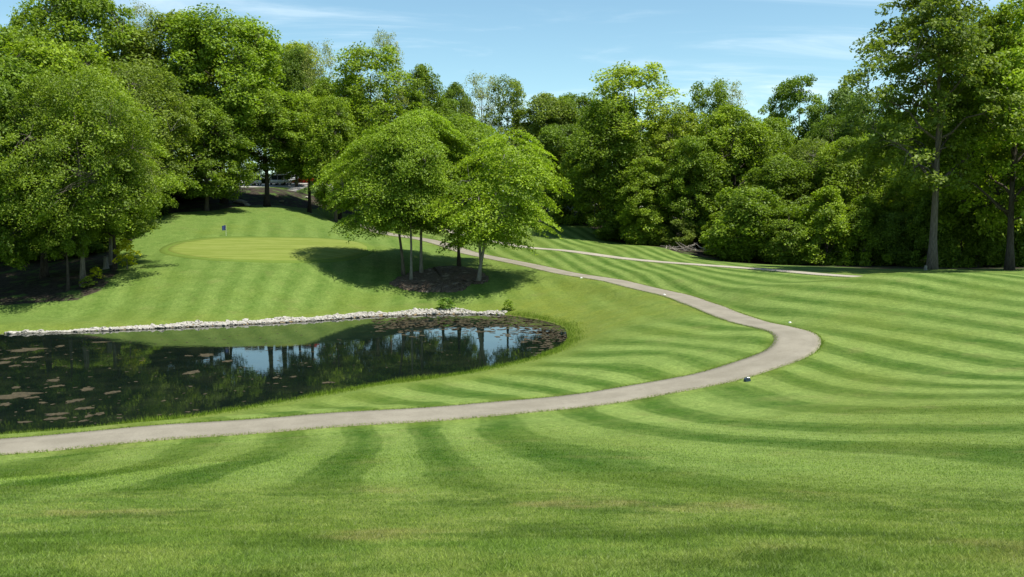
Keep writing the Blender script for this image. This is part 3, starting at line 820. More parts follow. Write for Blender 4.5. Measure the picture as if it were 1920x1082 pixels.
plant('tall_tree', 'sparse', 732, 148, 66, 36, PALE, 'wispy pale treetop sticking out above the green dome', group=TB)
plant('tall_tree', 'maple_c', 632, 128, 186, 56, LIGHT, 'light green slender tree right of the parked red car', group=TB, rz=4.0)
plant('tall_tree', 'high_a', 640, 140, 150, 62, MID, 'mid green tree between the yellow green tree and the dome', group=TB, rz=4.0)
plant('tall_tree', 'maple_b', 788, 152, 128, 52, MID, 'dark green tree at the right foot of the green dome', group=TB, rz=4.3)
plant('tall_tree', 'maple_b', 860, 162, 160, 40, DEEP, 'small dark round treetop behind the clump on the skyline', group=TB)
plant('tall_tree', 'sparse', 905, 152, 144, 40, PALE, 'bare looking pale tree on the skyline behind the clump', group=TB)
plant('tall_tree', 'airy', 952, 150, 150, 44, OLIVE, 'olive pointed treetop right of the bare looking tree', group=TB)
plant('tall_tree', 'maple_c', 700, 150, 190, 60, DEEP, 'dark tree filling the gap behind the clump', group=TB)
plant('tall_tree', 'maple_a', 830, 158, 190, 60, DEEP, 'low dark tree behind the middle of the clump', group=TB)

for i, (px, lb) in enumerate([(395, 'far hedge bush left of the golf carts'), (440, 'far hedge bush behind the leftmost golf cart'), (482, 'far hedge bush behind the third golf cart'), (528, 'far hedge bush behind the carts right of the dark trunk'), (572, 'far hedge bush behind the red car'), (612, 'far hedge bush right of the red car')]):
    plant('hedge_bush', ['bush_a', 'bush_b'][i % 2], px, 186, 318, 26, DEEP, lb, cat='shrub', group='hedge behind the parking lot')
for i, (px, Yd, tp) in enumerate([(-150, 96, 400), (-60, 100, 395), (20, 104, 390), (90, 108, 385), (150, 106, 390), (215, 116, 372), (232, 104, 400), (190, 99, 415), (160, 97, 420), (120, 96, 425), (60, 95, 425), (262, 116, 370), (-100, 118, 360), (0, 122, 350), (110, 124, 345), (190, 128, 345), (270, 124, 350), (330, 132, 340), (300, 140, 330), (365, 140, 335)]):
    plant('wood_shrub', ['bush_a', 'bush_b'][i % 2], px, Yd, tp, 52, DEEP, 'shaded undergrowth inside the woods on the left', cat='shrub', group='undergrowth inside the left woods')
plant('tall_tree', 'high_a', 583, 136, 175, 60, LIGHT, 'thin trunked light tree between the red car and the clump', group=TB, bark=M_bark_dark)
# --- woods in the middle
MW = 'edge trees of the middle wood'
plant('wood_tree', 'airy', 1192, 124, 126, 95, YEL, 'tall yellow green tree rising above the middle wood', group=MW, rz=0.5)
plant('wood_tree', 'maple_c', 1136, 121, 196, 76, MID, 'dark tree with a bare straight trunk at the wood corner', group=MW, rz=1.5, bark=M_bark_dark)
plant('wood_tree', 'maple_b', 1020, 146, 182, 76, OLIVE, 'grey green tree right behind the clump on the hill', group=MW, rz=2.5)
plant('wood_tree', 'maple_a', 1078, 150, 182, 68, MID, 'round tree on the skyline left of the tall yellow green tree', group=MW)
plant('wood_tree', 'bush_b', 1084, 134, 278, 51, LIGHT, 'small light green tree at the top of the grass bank', group=MW)
plant('wood_tree', 'airy', 1252, 120, 205, 68, YEL, 'yellowish tree leaning out right of the tall yellow green tree', group=MW, rz=3.0)
plant('wood_tree', 'maple_c', 1210, 117, 300, 63, LIGHT, 'light green tree below the tall yellow green one', group=MW)
plant('wood_shrub', 'bush_a', 1212, 115, 372, 48, LIGHT, 'light green bush at the foot of the middle wood', cat='shrub', group=MW)
plant('wood_shrub', 'bush_a', 1152, 120, 398, 40, DEEP, 'dark bush under the straight bare trunk', cat='shrub', group=MW)
plant('wood_tree', 'airy', 1322, 122, 158, 59, MID, 'narrow two pointed treetop right of the tall yellow green tree', group=MW, rz=4.0)
plant('wood_tree', 'sparse', 1352, 126, 156, 41, PALE, 'twiggy nearly leafless treetop in the middle skyline', group=MW)
plant('wood_tree', 'maple_b', 1372, 117, 204, 90, LIGHT, 'broad light green tree in the middle of the wood edge', group=MW, rz=0.1)
plant('wood_tree', 'maple_c', 1300, 114, 262, 59, MID, 'slim tree above the brush pile', group=MW, bark=M_bark_dark)
plant('wood_tree', 'oak_b', 1490, 134, 146, 68, DEEP, 'dark round headed tree standing clear on the right skyline', group=MW, rz=2.0, bark=M_bark_dark)
plant('wood_tree', 'maple_a', 1430, 124, 226, 76, MID, 'mid green tree left of the dark round headed tree', group=MW)
plant('wood_tree', 'maple_b', 1566, 128, 172, 71, BLUE, 'bluish green tree right of the dark round headed tree', group=MW)
plant('wood_tree', 'airy', 1628, 118, 168, 68, BLUE, 'small leaved bluish tree left of the tall oak', group=MW)
plant('wood_tree', 'maple_c', 1676, 112, 226, 66, MID, 'mid green tree tucked against the tall oak', group=MW)
plant('wood_tree', 'fine_b', 1520, 112, 262, 81, OLIVE, 'fine leaved olive tree below the dark round head', group=MW)
plant('wood_tree', 'maple_a', 1600, 106, 262, 81, LIGHT, 'rounded green tree in the front of the right wood', group=MW)
plant('wood_tree', 'maple_c', 1688, 100, 318, 63, LIGHT, 'lighter young tree left of the oak trunk', group=MW)
plant('wood_tree', 'maple_b', 1455, 108, 296, 76, MID, 'dark bushy tree above the dark front bush', group=MW)
plant('wood_shrub', 'bush_a', 1396, 103, 356, 68, MID, 'big dark rounded bush at the front of the right wood', cat='shrub', group=MW)
plant('wood_shrub', 'bush_b', 1345, 107, 398, 30, LIGHT, 'narrow light green bush right of the brush pile', cat='shrub', group=MW)
plant('wood_shrub', 'bush_a', 1476, 100, 388, 52, MID, 'dark bush second from the left along the mown edge', cat='shrub', group=MW)
plant('wood_shrub', 'bush_b', 1548, 98, 352, 52, LIGHT, 'mid green bush in the middle of the mown edge', cat='shrub', group=MW)
plant('wood_shrub', 'bush_b', 1618, 97, 366, 48, MID, 'tall bush left of the lighter young tree', cat='shrub', group=MW)
plant('wood_shrub', 'bush_a', 1680, 96, 400, 46, DEEP, 'low dark bush just left of the oak trunk', cat='shrub', group=MW)
plant('wood_shrub', 'bush_a', 1270, 112, 412, 30, OLIVE, 'scrubby olive bush behind the brush pile', cat='shrub', group=MW)

# --- right: the tall oak and its neighbour
RO = 'tall trees at the right edge'
plant('oak_tree', 'oak', 1746, 80, -30, 142, (0.165, 0.225, 0.03), 'tall open crowned oak with a long bare trunk at right', group=RO, rz=3.5)
plant('oak_tree', 'oak_b', 1891, 80, 8, 128, LIGHT, 'tall tree cut by the right edge beside the oak', group=RO, rz=1.2, bark=M_bark_dark)
plant('oak_tree', 'maple_b', 1828, 92, 46, 118, LIGHT, 'bright tall tree filling the gap behind the oak', group=RO, rz=2.2)
plant('oak_tree', 'maple_a', 1985, 92, 60, 110, MID, 'tall crown mostly outside the right edge', group=RO)
plant('wood_shrub', 'bush_b', 1800, 93, 318, 52, MID, 'leafy understory right of the oak trunk', cat='shrub', group=RO)
plant('wood_shrub', 'bush_a', 1852, 92, 372, 48, MID, 'dark understory between the two tall right hand trunks', cat='shrub', group=RO)
plant('wood_shrub', 'bush_b', 1930, 92, 340, 60, DEEP, 'dark understory at the right edge of the picture', cat='shrub', group=RO)
plant('wood_shrub', 'bush_b', 1742, 94, 352, 44, DEEP, 'shaded bush directly behind the oak trunk', cat='shrub', group=RO)

# --- depth of the woods, trees that only fill the gaps
DW = 'trees deep inside the woods'
gd = np.random.default_rng(3)
keys = ['maple_a', 'maple_b', 'maple_c', 'fine_b']
for i, px in enumerate(np.linspace(1075, 2150, 17)):
    Yd = 136 + 14 * gd.random() - 14 * (px > 1500) - 8 * (px > 1800)
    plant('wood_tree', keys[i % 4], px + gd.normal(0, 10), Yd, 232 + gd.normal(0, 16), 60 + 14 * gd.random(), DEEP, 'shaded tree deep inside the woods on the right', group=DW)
for i, px in enumerate(np.linspace(1350, 2100, 12)):
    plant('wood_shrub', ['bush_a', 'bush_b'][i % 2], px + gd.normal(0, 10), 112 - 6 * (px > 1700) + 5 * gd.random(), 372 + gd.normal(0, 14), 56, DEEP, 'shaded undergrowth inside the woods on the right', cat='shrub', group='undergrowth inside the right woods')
for i, (px, Yd) in enumerate([(-90, 92), (-150, 104), (-20, 112), (60, 112), (-200, 120), (200, 122), (-120, 132), (0, 138), (240, 142), (120, 142)]):
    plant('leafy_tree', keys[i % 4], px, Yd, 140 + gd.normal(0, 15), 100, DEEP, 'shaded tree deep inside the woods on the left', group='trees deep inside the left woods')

# --- small yellow shrubs by the left trunks
YG = (0.42, 0.44, 0.02)
plant('yellow_shrub', 'small', 240, 84, 449, 22, YG, 'bright yellow green sprig right of the left trunks', cat='shrub', zoff=0.7)
plant('yellow_shrub', 'small', 181, 82, 500, 14, YG, 'upright yellow shrub between the trunks and the lawn', cat='shrub')
plant('yellow_shrub', 'small', 166, 79.5, 538, 15, (0.20, 0.26, 0.03), 'low yellow green shrub nearest the pond on the left', cat='shrub')
plant('waterside_shrub', 'small', 953, 79.4, 583, 12, MID, 'small green tuft at the right end of the white stones', cat='shrub')
plant('waterside_shrub', 'small', 838, 80.6, 585, 20, (0.10, 0.19, 0.02), 'low green patch growing on the white stones', cat='shrub')

# ------------------------------------------------------------------ white stone bank
def rock_mesh(name, seed):
    g = np.random.default_rng(seed)
    bm = bmesh.new()
    bmesh.ops.create_icosphere(bm, subdivisions=1, radius=1.0)
    for v in bm.verts:
        v.co *= g.uniform(0.72, 1.15)
        v.co.z *= 0.62; v.co.x *= 1.15
    return bm_mesh(name, bm)
t = NT('pale_limestone')
oi = t.n.new('ShaderNodeObjectInfo')
n = t.noise(t.pos(), 5.0, 5, 0.7)
c = t.mix(t.rng(n, 0.3, 0.7), (0.244, 0.227, 0.197), (0.437, 0.412, 0.365))
c = t.mix(t.rng(t.noise(t.pos(), 1.3, 3), 0.55, 0.75), c, (0.30, 0.27, 0.22))
sepz = t.n.new('ShaderNodeSeparateXYZ'); t.put(sepz.inputs[0], t.pos())
c = t.mix(t.rng(sepz.outputs[2], 0.10, 0.02, 0.0, 0.75), c, (0.07, 0.065, 0.045))      # algae stain at the waterline
M_rock = t.done(t.bsdf(c, 0.9, t.bump(n, 0.4, 0.05), spec=0.2))
rocks = [rock_mesh('bank_stone', s) for s in range(60, 68)]
for r in rocks: r.materials.append(M_rock)
bank_px = [(8, 626, 0.7), (120, 623, 0.9), (200, 620, 1.3), (330, 614, 1.7), (450, 609, 2.0), (600, 601, 2.3), (680, 595, 2.4), (740, 592, 2.5), (800, 590, 3.0), (850, 589, 3.2), (900, 590, 2.6), (946, 591, 1.7)]
bank = [(on_water(a, b)[:2], w) for a, b, w in bank_px]
bl = np.array([b[0] for b in bank]); bw = np.array([b[1] for b in bank])
bd = np.concatenate([[0], np.cumsum(np.hypot(*np.diff(bl, axis=0).T))])
tg = np.gradient(bl, axis=0); tg /= np.hypot(*tg.T)[:, None]
bn = np.column_stack([-tg[:, 1], tg[:, 0]])
def bank_point(s_, v):
    p = np.array([np.interp(s_, bd, bl[:, 0]), np.interp(s_, bd, bl[:, 1])])
    q = np.array([np.interp(s_, bd, bn[:, 0]), np.interp(s_, bd, bn[:, 1])])
    if q[1] < 0: q = -q
    w = np.interp(s_, bd, bw) * 0.72 * (0.85 + 0.25 * math.sin(s_ * 1.3) * math.sin(s_ * 0.37))
    return p + q * (v * w - 0.25)
gr = np.random.default_rng(5)
for i in range(170):
    q = bank_point(gr.uniform(0, bd[-1]), gr.random())
    o = link_mesh('bank_stone', rocks[i % 8])
    sz = gr.uniform(0.12, 0.27)
    o.location = (q[0], q[1], max(h1(*q), -0.1) + sz * 0.22)
    o.rotation_euler = (gr.normal(0, 0.3), gr.normal(0, 0.3), gr.uniform(0, 6.28)); o.scale = (sz, sz, sz)
    tag(o, 'one of the larger pale stones in the white bank along the pond', 'stone', 'larger stones of the white bank')
ico = rocks[0]
base_v = []; base_f = []
for r in rocks:
    bm = bmesh.new(); bm.from_mesh(r); bmesh.ops.triangulate(bm, faces=bm.faces[:]); bm.verts.ensure_lookup_table()
    base_v.append(np.array([v.co for v in bm.verts])); base_f.append(np.array([[v.index for v in f.verts] for f in bm.faces])); bm.free()
VV, FF = [], []; off = 0
N = 4600
Q = np.array([bank_point(gr.uniform(0, bd[-1]), gr.random() ** 0.9) for _ in range(N)])
Z = np.maximum(height(Q), -0.12)
for i in range(N):
    k = i % 8; a = gr.uniform(0, 6.28); sz = gr.uniform(0.045, 0.13)
    v = base_v[k] * sz; ca, sa = math.cos(a), math.sin(a)
    v = np.column_stack([v[:, 0] * ca - v[:, 1] * sa, v[:, 0] * sa + v[:, 1] * ca, v[:, 2]]) + [Q[i, 0], Q[i, 1], Z[i] + sz * 0.3]
    VV.append(v); FF.append(base_f[k] + off); off += len(v)
o = link_mesh('stone_rubble', mesh_np('stone_rubble', np.vstack(VV), np.vstack(FF)), M_rock)
tag(o, 'band of small white stones along the far edge of the pond', 'stones', kind='stuff')

# ------------------------------------------------------------------ floating algae mats
t = NT('algae_mat'); pos = t.pos(); n = t.noise(pos, 6, 5, 0.7)
c = t.mix(t.rng(n, 0.3, 0.7), (0.025, 0.021, 0.011), (0.071, 0.057, 0.030))
M_mat = t.done(t.bsdf(c, 0.85, t.bump(n, 0.6, 0.03), spec=0.2))
def mat_mesh(name, hw, hd, seed, n=18):
    g = np.random.default_rng(seed); bm = bmesh.new()
    ph = g.uniform(0, 6.28, 4)
    top, low = [], []
    for k in range(n):
        a = 2 * math.pi * k / n
        r = 1 + 0.28 * math.sin(2 * a + ph[0]) + 0.2 * math.sin(5 * a + ph[1]) + 0.14 * math.sin(9 * a + ph[2]) + g.normal(0, 0.05)
        top.append(bm.verts.new((math.cos(a) * r * hw, math.sin(a) * r * hd, 0.012 + 0.01 * g.random())))
        low.append(bm.verts.new((math.cos(a) * r * hw * 1.02, math.sin(a) * r * hd * 1.02, -0.03)))
    cv = bm.verts.new((0, 0, 0.028))
    for k in range(n):
        bm.faces.new((top[k], top[(k + 1) % n], cv)); bm.faces.new((low[k], low[(k + 1) % n], top[(k + 1) % n], top[k]))
    return bm_mesh(name, bm)
mats = [(150, 228, 85, 10), (60, 275, 30, 10), (200, 270, 25, 6), (160, 297, 30, 5), (80, 318, 25, 5), (300, 400, 40, 7), (320, 432, 32, 7), (490, 450, 40, 9), (92, 485, 108, 18), (30, 535, 32, 9), (420, 515, 38, 11), (475, 557, 38, 10),
        (320, 590, 46, 11), (310, 615, 46, 10), (560, 588, 30, 7), (500, 600, 25, 7), (135, 635, 30, 7), (170, 570, 18, 5), (470, 628, 20, 6), (630, 468, 35, 9), (1080, 355, 40, 10), (1160, 258, 46, 8), (1280, 292, 30, 5), (340, 207, 24, 4),
        (1550, 385, 20, 4), (1650, 380, 18, 4), (1840, 412, 26, 5), (180, 497, 32, 7), (20, 300, 40, 7), (1060, 262, 20, 3), (240, 526, 22, 5), (90, 440, 26, 5), (560, 185, 34, 4)]
for i, (zx, zy, a, b) in enumerate(mats):
    w = on_water(zx / 3, 580 + zy / 3)
    sc_ = w[1] / F
    hw = a / 3 * sc_; hd = b / 3 * sc_ / (9.0 / w[1]) * 0.9
    o = link_mesh('algae_mat', mat_mesh('algae_mat', hw, min(hd, hw * 1.6), 100 + i), M_mat)
    o.location = (w[0], w[1], 0.0)
    own = {0: 'wide brown algae mat at the far left of the pond near the bank', 8: 'largest brown algae mat, at the left edge of the picture', 19: 'brown algae mat over the reflection of the pale trunk', 20: 'brown algae mat in the middle of the pond before the sky reflection', 21: 'brown algae mat in the middle of the pond near the reflected bank', 26: 'rightmost brown algae mat, alone in the open water'}
    tag(o, own.get(i, 'small brown algae mat among others on the dark pond water'), 'algae mat', 'algae mats floating on the pond')
# small scraps: right tip, along the stones, and between the mats
scr_v, scr_f = [], []; off = 0
def scrap(px, py, r):
    global off
    w = on_water(px, py)
    if poly_dist(np.array([w[:2]]), shore)[0] > -0.1: return
    n = 7; ph = gr.uniform(0, 6.28)
    rr = r * (1 + 0.4 * np.sin(2 * np.linspace(0, 6.28, n, False) + ph) + gr.normal(0, 0.15, n))
    an = np.linspace(0, 6.28, n, False)
    scr_v.append(np.column_stack([w[0] + np.cos(an) * rr, w[1] + np.sin(an) * rr * 1.1, np.full(n, 0.008)]))
    scr_f.extend([[off, off + k, off + k + 1] for k in range(1, n - 1)]); off += n
for _ in range(150): scrap(gr.uniform(0, 640), gr.uniform(632, 800), gr.uniform(0.04, 0.12))
for _ in range(900):
    px = gr.uniform(700, 1062); scrap(px, gr.normal(604 + max(0, px - 980) * 0.12, 11), gr.uniform(0.06, 0.30))
for _ in range(220): scrap(gr.normal(1030, 30), gr.normal(630, 14), gr.uniform(0.06, 0.26))
for _ in range(200): scrap(gr.uniform(0, 1050), gr.normal(640, 28), gr.uniform(0.03, 0.10))
o = link_mesh('algae_scraps', mesh_np('algae_scraps', np.vstack(scr_v), np.array(scr_f)), M_mat)
tag(o, 'thin brown algae scraps scattered over the pond water', 'algae', kind='stuff')

# ------------------------------------------------------------------ grass blades
def blades(name, Q, Z, length, width, lean, mat, attrs):
    n = len(Q); a = rng.uniform(0, 6.283, n); b = rng.uniform(0, 6.283, n)
    dx = np.column_stack([np.cos(a), np.sin(a), np.zeros(n)]) * width[:, None] * 0.5
    tip = np.column_stack([np.cos(b) * lean, np.sin(b) * lean, np.ones(n)]) * length[:, None]
    base = np.column_stack([Q, Z - 0.004])
    V = np.stack([base - dx, base + dx, base + tip], 1).reshape(-1, 3)
    me = mesh_np(name, V, np.arange(3 * n).reshape(-1, 3))
    for k, v in attrs.items(): vattr(me, k, np.repeat(v, 3))
    return link_mesh(name, me, mat)
def blade_mat(name, long_=False):
    t = NT(name); pos = t.pos()
    if long_:
        col = t.mix(t.noise(pos, 0.7, 3), (0.071, 0.134, 0.015), (0.172, 0.218, 0.038))
    else:
        col, _ = grass_color(t, pos, t.attr('phase'), t.attr('stripe'), t.attr('tee'), t.attr('yellow'))
    col = t.mix(1.0, col, t.mix(t.attr('tint'), (0.55, 0.70, 0.40), (2.15, 2.1, 1.6)), 'MULTIPLY')
    d = t.n.new('ShaderNodeBsdfDiffuse'); t.put(d.inputs[0], col)
    tr = t.n.new('ShaderNodeBsdfTranslucent'); t.put(tr.inputs[0], col)
    g = t.n.new('ShaderNodeBsdfGlossy'); g.inputs['Roughness'].default_value = 0.35
    m1 = t.n.new('ShaderNodeMixShader'); m1.inputs[0].default_value = 0.4
    t.l.new(d.outputs[0], m1.inputs[1]); t.l.new(tr.outputs[0], m1.inputs[2])
    m2 = t.n.new('ShaderNodeMixShader'); m2.inputs[0].default_value = 0.006
    t.l.new(m1.outputs[0], m2.inputs[1]); t.l.new(g.outputs[0], m2.inputs[2])
    return t.done(m2.outputs[0])
NB = 560000
yy = 3.4 * (33 / 3.4) ** (rng.random(NB) ** 1.25)          # density falls with distance
xx = rng.uniform(-0.66, 0.66, NB) * yy + rng.uniform(-0.6, 0.6, NB)
Q = np.column_stack([xx, yy])
# heights from a fine lookup of the same spline
def height_grid(Q, x0, x1, y0, y1, step=0.25):
    gx_ = np.arange(x0, x1 + step, step); gy_ = np.arange(y0, y1 + step, step)
    X, Y_ = np.meshgrid(gx_, gy_); Zg = height(np.column_stack([X.ravel(), Y_.ravel()])).reshape(X.shape)
    fx = np.clip((Q[:, 0] - x0) / step, 0, len(gx_) - 1.001); fy = np.clip((Q[:, 1] - y0) / step, 0, len(gy_) - 1.001)
    i = fx.astype(int); j = fy.astype(int); u = fx - i; v = fy - j
    return Zg[j, i] * (1 - u) * (1 - v) + Zg[j, i + 1] * u * (1 - v) + Zg[j + 1, i] * (1 - u) * v + Zg[j + 1, i + 1] * u * v
Zb = height_grid(Q, -24, 24, 2.5, 34)
far_k = np.clip(yy / 6.0, 1, 4)
tufty = 0.5 + 0.5 * np.sin(xx * 2.3 + np.sin(yy * 1.7) * 2) * np.sin(yy * 2.9 + np.sin(xx * 1.3) * 2)
ln = rng.uniform(0.011, 0.028, NB) * (1 + 0.30 * tufty) * (1 + 0.12 * (far_k - 1))
wd = rng.uniform(0.003, 0.0055, NB) * far_k
CQ = np.column_stack([xx, yy])
def coarse(fit): # phase is smooth: sample on a grid
    gx_ = np.linspace(-25, 25, 101); gy_ = np.linspace(2, 36, 69)
    X, Y_ = np.meshgrid(gx_, gy_); Pg = tps_eval(fit, np.column_stack([X.ravel(), Y_.ravel()])).reshape(X.shape)
    fx = np.clip((xx + 25) / 0.5, 0, 99.99); fy = np.clip((yy - 2) / 0.5, 0, 67.99); i = fx.astype(int); j = fy.astype(int); u = fx - i; v = fy - j
    return Pg[j, i] * (1 - u) * (1 - v) + Pg[j, i + 1] * u * (1 - v) + Pg[j + 1, i] * (1 - u) * v + Pg[j + 1, i + 1] * u * v
o = blades('mown_grass', Q, Zb, ln, wd, rng.uniform(0.4, 1.6, NB), blade_mat('grass_blades'),
           {'phase': coarse(FITS[0]), 'stripe': sstep(10.5, 13.5, yy + 0.6 * np.sin(xx * 0.5)), 'tee': sstep(15, 10.5, yy + 0.7 * np.sin(xx * 0.45)), 'yellow': np.zeros(NB), 'tint': rng.random(NB)})
tag(o, 'short mown grass blades on the slope in the foreground', 'grass', kind='stuff')

# longer grass along the near bank and the pond's right end
seg = offset_poly(shore, 0.0)
sel = [p for p in seg if (p[0] > -34 and not (p[1] > 66 and p[0] < -1.0))]
sel = np.array(sel)
NBk = 42000
k = rng.integers(0, len(sel), NBk)
dirs = rng.normal(0, 1, (NBk, 2)); 
Qb = sel[k] + dirs * np.array([0.75, 0.75])
db = poly_dist(Qb, shore); Qb = Qb[(db > 0.02) & (db < 1.7)]; db = db[(db > 0.02) & (db < 1.7)]
Zb = height(Qb)
hh = rng.uniform(0.10, 0.30, len(Qb)) * np.clip(1.25 - db * 0.5, 0.35, 1) * (0.6 + 0.6 * np.abs(np.sin(Qb[:, 0] * 0.9) * np.sin(Qb[:, 1] * 0.7)))
o = blades('bank_grass', Qb, Zb, hh, rng.uniform(0.012, 0.03, len(Qb)), rng.uniform(0.1, 0.6, len(Qb)), blade_mat('bank_grass', True), {'tint': rng.random(len(Qb))})
tag(o, 'longer unmown grass along the near edge of the pond', 'grass', kind='stuff')
# ragged grass along the path edges
ed = []
for line, hw in ((near_line, 1.2), (far_line, 0.98)):
    tg = np.gradient(line, axis=0); tg /= np.hypot(*tg.T)[:, None]; nn = np.column_stack([-tg[:, 1], tg[:, 0]])
    for sgn in (-1, 1): ed.append(line + nn * sgn * (hw + 0.03))
EQ = []
for e in ed:
    d = np.concatenate([[0], np.cumsum(np.hypot(*np.diff(e, axis=0).T))])
    tt = rng.uniform(0, d[-1], int(d[-1] * 120))
    EQ.append(np.column_stack([np.interp(tt, d, e[:, 0]), np.interp(tt, d, e[:, 1])]) + rng.normal(0, 0.08, (len(tt), 2)))
EQ = np.vstack(EQ)
o = blades('path_edge_grass', EQ, height(EQ) + 0.01, rng.uniform(0.03, 0.10, len(EQ)), rng.uniform(0.012, 0.03, len(EQ)), rng.uniform(0.2, 0.9, len(EQ)), bpy.data.materials['bank_grass'], {'tint': rng.random(len(EQ)) * 0.8})
tag(o, 'ragged grass along the edges of the cart paths', 'grass', kind='stuff')

# ------------------------------------------------------------------ golf carts and cars on the lot
M_cart = simple_mat('cart_cream_panel', (0.78, 0.76, 0.70), 0.35, 0.05, 3, spec=0.5)
M_roof = simple_mat('cart_white_roof', (0.82, 0.82, 0.80), 0.4, 0.05, 3)
M_black = simple_mat('black_rubber', (0.018, 0.018, 0.018), 0.7, 0.2, 20)
M_metal = simple_mat('grey_metal', (0.35, 0.36, 0.37), 0.35, 0.1, 10, metallic=0.8)
M_seat = simple_mat('seat_vinyl', (0.55, 0.52, 0.45), 0.5, 0.1, 8)
M_red = simple_mat('red_paint', (0.42, 0.012, 0.018), 0.22, 0.05, 2, spec=0.6)
M_white_car = simple_mat('silver_paint', (0.62, 0.64, 0.66), 0.25, 0.05, 2, spec=0.6)
t = NT('window_glass'); M_glass = t.done(t.bsdf((0.02, 0.025, 0.03), 0.05, spec=0.6))
t = NT('lamp_glass'); M_lamp = t.done(t.bsdf((0.75, 0.75, 0.72), 0.1, spec=0.6))
def prism(profile, y0, y1, bev=0.04):
    bm = bmesh.new()
    a = [bm.verts.new((x, y0, z)) for x, z in profile]; b = [bm.verts.new((x, y1, z)) for x, z in profile]
    n = len(profile)
    bm.faces.new(a); bm.faces.new(b[::-1])
    for k in range(n): bm.faces.new((a[k], b[k], b[(k + 1) % n], a[(k + 1) % n]))
    bmesh.ops.recalc_face_normals(bm, faces=bm.faces[:])
    if bev: bmesh.ops.bevel(bm, geom=bm.edges[:], offset=bev, segments=2, affect='EDGES', clamp_overlap=True)
    return bm
def wheel_mesh(name, r, w):
    bm = bmesh.new()
    prof = [(-w / 2, r * 0.45), (-w / 2, r * 0.9), (-w * 0.35, r), (w * 0.35, r), (w / 2, r * 0.9), (w / 2, r * 0.45)]
    n = 18; rings = []
    for k in range(n):
        a = 2 * math.pi * k / n
        rings.append([bm.verts.new((math.cos(a) * rr, yv, math.sin(a) * rr)) for yv, rr in prof])
    for k in range(n):
        for j in range(len(prof) - 1): bm.faces.new((rings[k][j], rings[k][j + 1], rings[(k + 1) % n][j + 1], rings[(k + 1) % n][j]))
    return bm_mesh(name, bm)
def disc_mesh(name, r, w):
    bm = bmesh.new(); bmesh.ops.create_cone(bm, cap_ends=True, segments=16, radius1=r, radius2=r * 0.9, depth=w)
    bmesh.ops.rotate(bm, verts=bm.verts[:], cent=(0, 0, 0), matrix=Matrix.Rotation(R(90), 3, 'X'))
    return bm_mesh(name, bm)
def box_mesh(name, boxes, bev=0.02):
    bm = bmesh.new()
    for b in boxes: bm_box(bm, *b)
    if bev: bmesh.ops.bevel(bm, geom=bm.edges[:], offset=bev, segments=1, affect='EDGES', clamp_overlap=True)
    return bm_mesh(name, bm)
def tube_mesh(name, pts, r, sides=6):
    bm = bmesh.new(); bm_tube(bm, pts, [r] * len(pts), sides); return bm_mesh(name, bm)
def make_cart():
    root = empty('golf_cart')
    link_mesh('body', bm_mesh('cart_body', prism([(-1.15, 0.28), (-1.15, 0.72), (-0.45, 0.78), (-0.4, 0.32), (0.45, 0.30), (0.62, 0.80), (0.85, 0.88), (1.12, 0.62), (1.15, 0.28)], -0.56, 0.56, 0.05)), M_cart, root)
    link_mesh('seat', box_mesh('cart_seat', [((-0.25, 0, 0.72), (0.5, 1.05, 0.14)), ((-0.55, 0, 1.0), (0.12, 1.05, 0.42))], 0.03), M_seat, root)
    link_mesh('roof', box_mesh('cart_roof', [((-0.05, 0, 1.82), (1.75, 1.15, 0.07))], 0.03), M_roof, root)
    for sx, x0, x1 in ((1, 0.75, 0.62), (-1, -0.85, -0.72)):
        for sy in (-1, 1): link_mesh('roof_post', tube_mesh('cart_post', [(x0, 0.5 * sy, 0.7), (x1, 0.52 * sy, 1.80)], 0.022), M_metal, root)
    link_mesh('windscreen', box_mesh('cart_screen', [((0.70, 0, 1.3), (0.015, 0.96, 0.8), Matrix.Rotation(R(-7), 3, 'Y'))], 0), M_glass, root)
    link_mesh('steering_wheel', tube_mesh('cart_steer', [(0.32 + 0.05 * math.cos(a), 0.28 + 0.17 * math.sin(a), 0.98 + 0.15 * math.cos(a)) for a in np.linspace(0, 6.28, 13)], 0.015), M_black, root)
    wm, dm = wheel_mesh('cart_tyre', 0.23, 0.2), disc_mesh('cart_hub', 0.11, 0.17)
    for x in (-0.78, 0.82):
        for y_ in (-0.5, 0.5):
            w = link_mesh('wheel', wm, M_black, root); w.location = (x, y_, 0.23)
            h = link_mesh('hub', dm, M_metal, w)
    return root
def copy_tree(o, parent=None):
    c_ = o.copy(); COL.objects.link(c_); c_.parent = parent
    for ch in o.children: copy_tree(ch, c_)
    return c_
cart = make_cart()
cart_lbl = ['leftmost white golf cart of the row behind the trees', 'second white golf cart from the left in the parked row', 'third white golf cart from the left in the parked row',
            'white golf cart right of the big dark trunk', 'white golf cart two along from the big dark trunk', 'white golf cart next to the silver car']
for i, px in enumerate([462, 474, 486, 518, 529, 541]):
    o = cart if i == 0 else copy_tree(cart)
    Yc = 160.5 + 0.4 * (i % 2); x = P(px, 541, Yc)[0]
    o.location = (x, Yc, h1(x, Yc) + 0.06); o.rotation_euler = (0, 0, R(-68 + 5 * (i % 3)))
    tag(o, cart_lbl[i], 'golf cart', 'golf carts parked behind the trees')
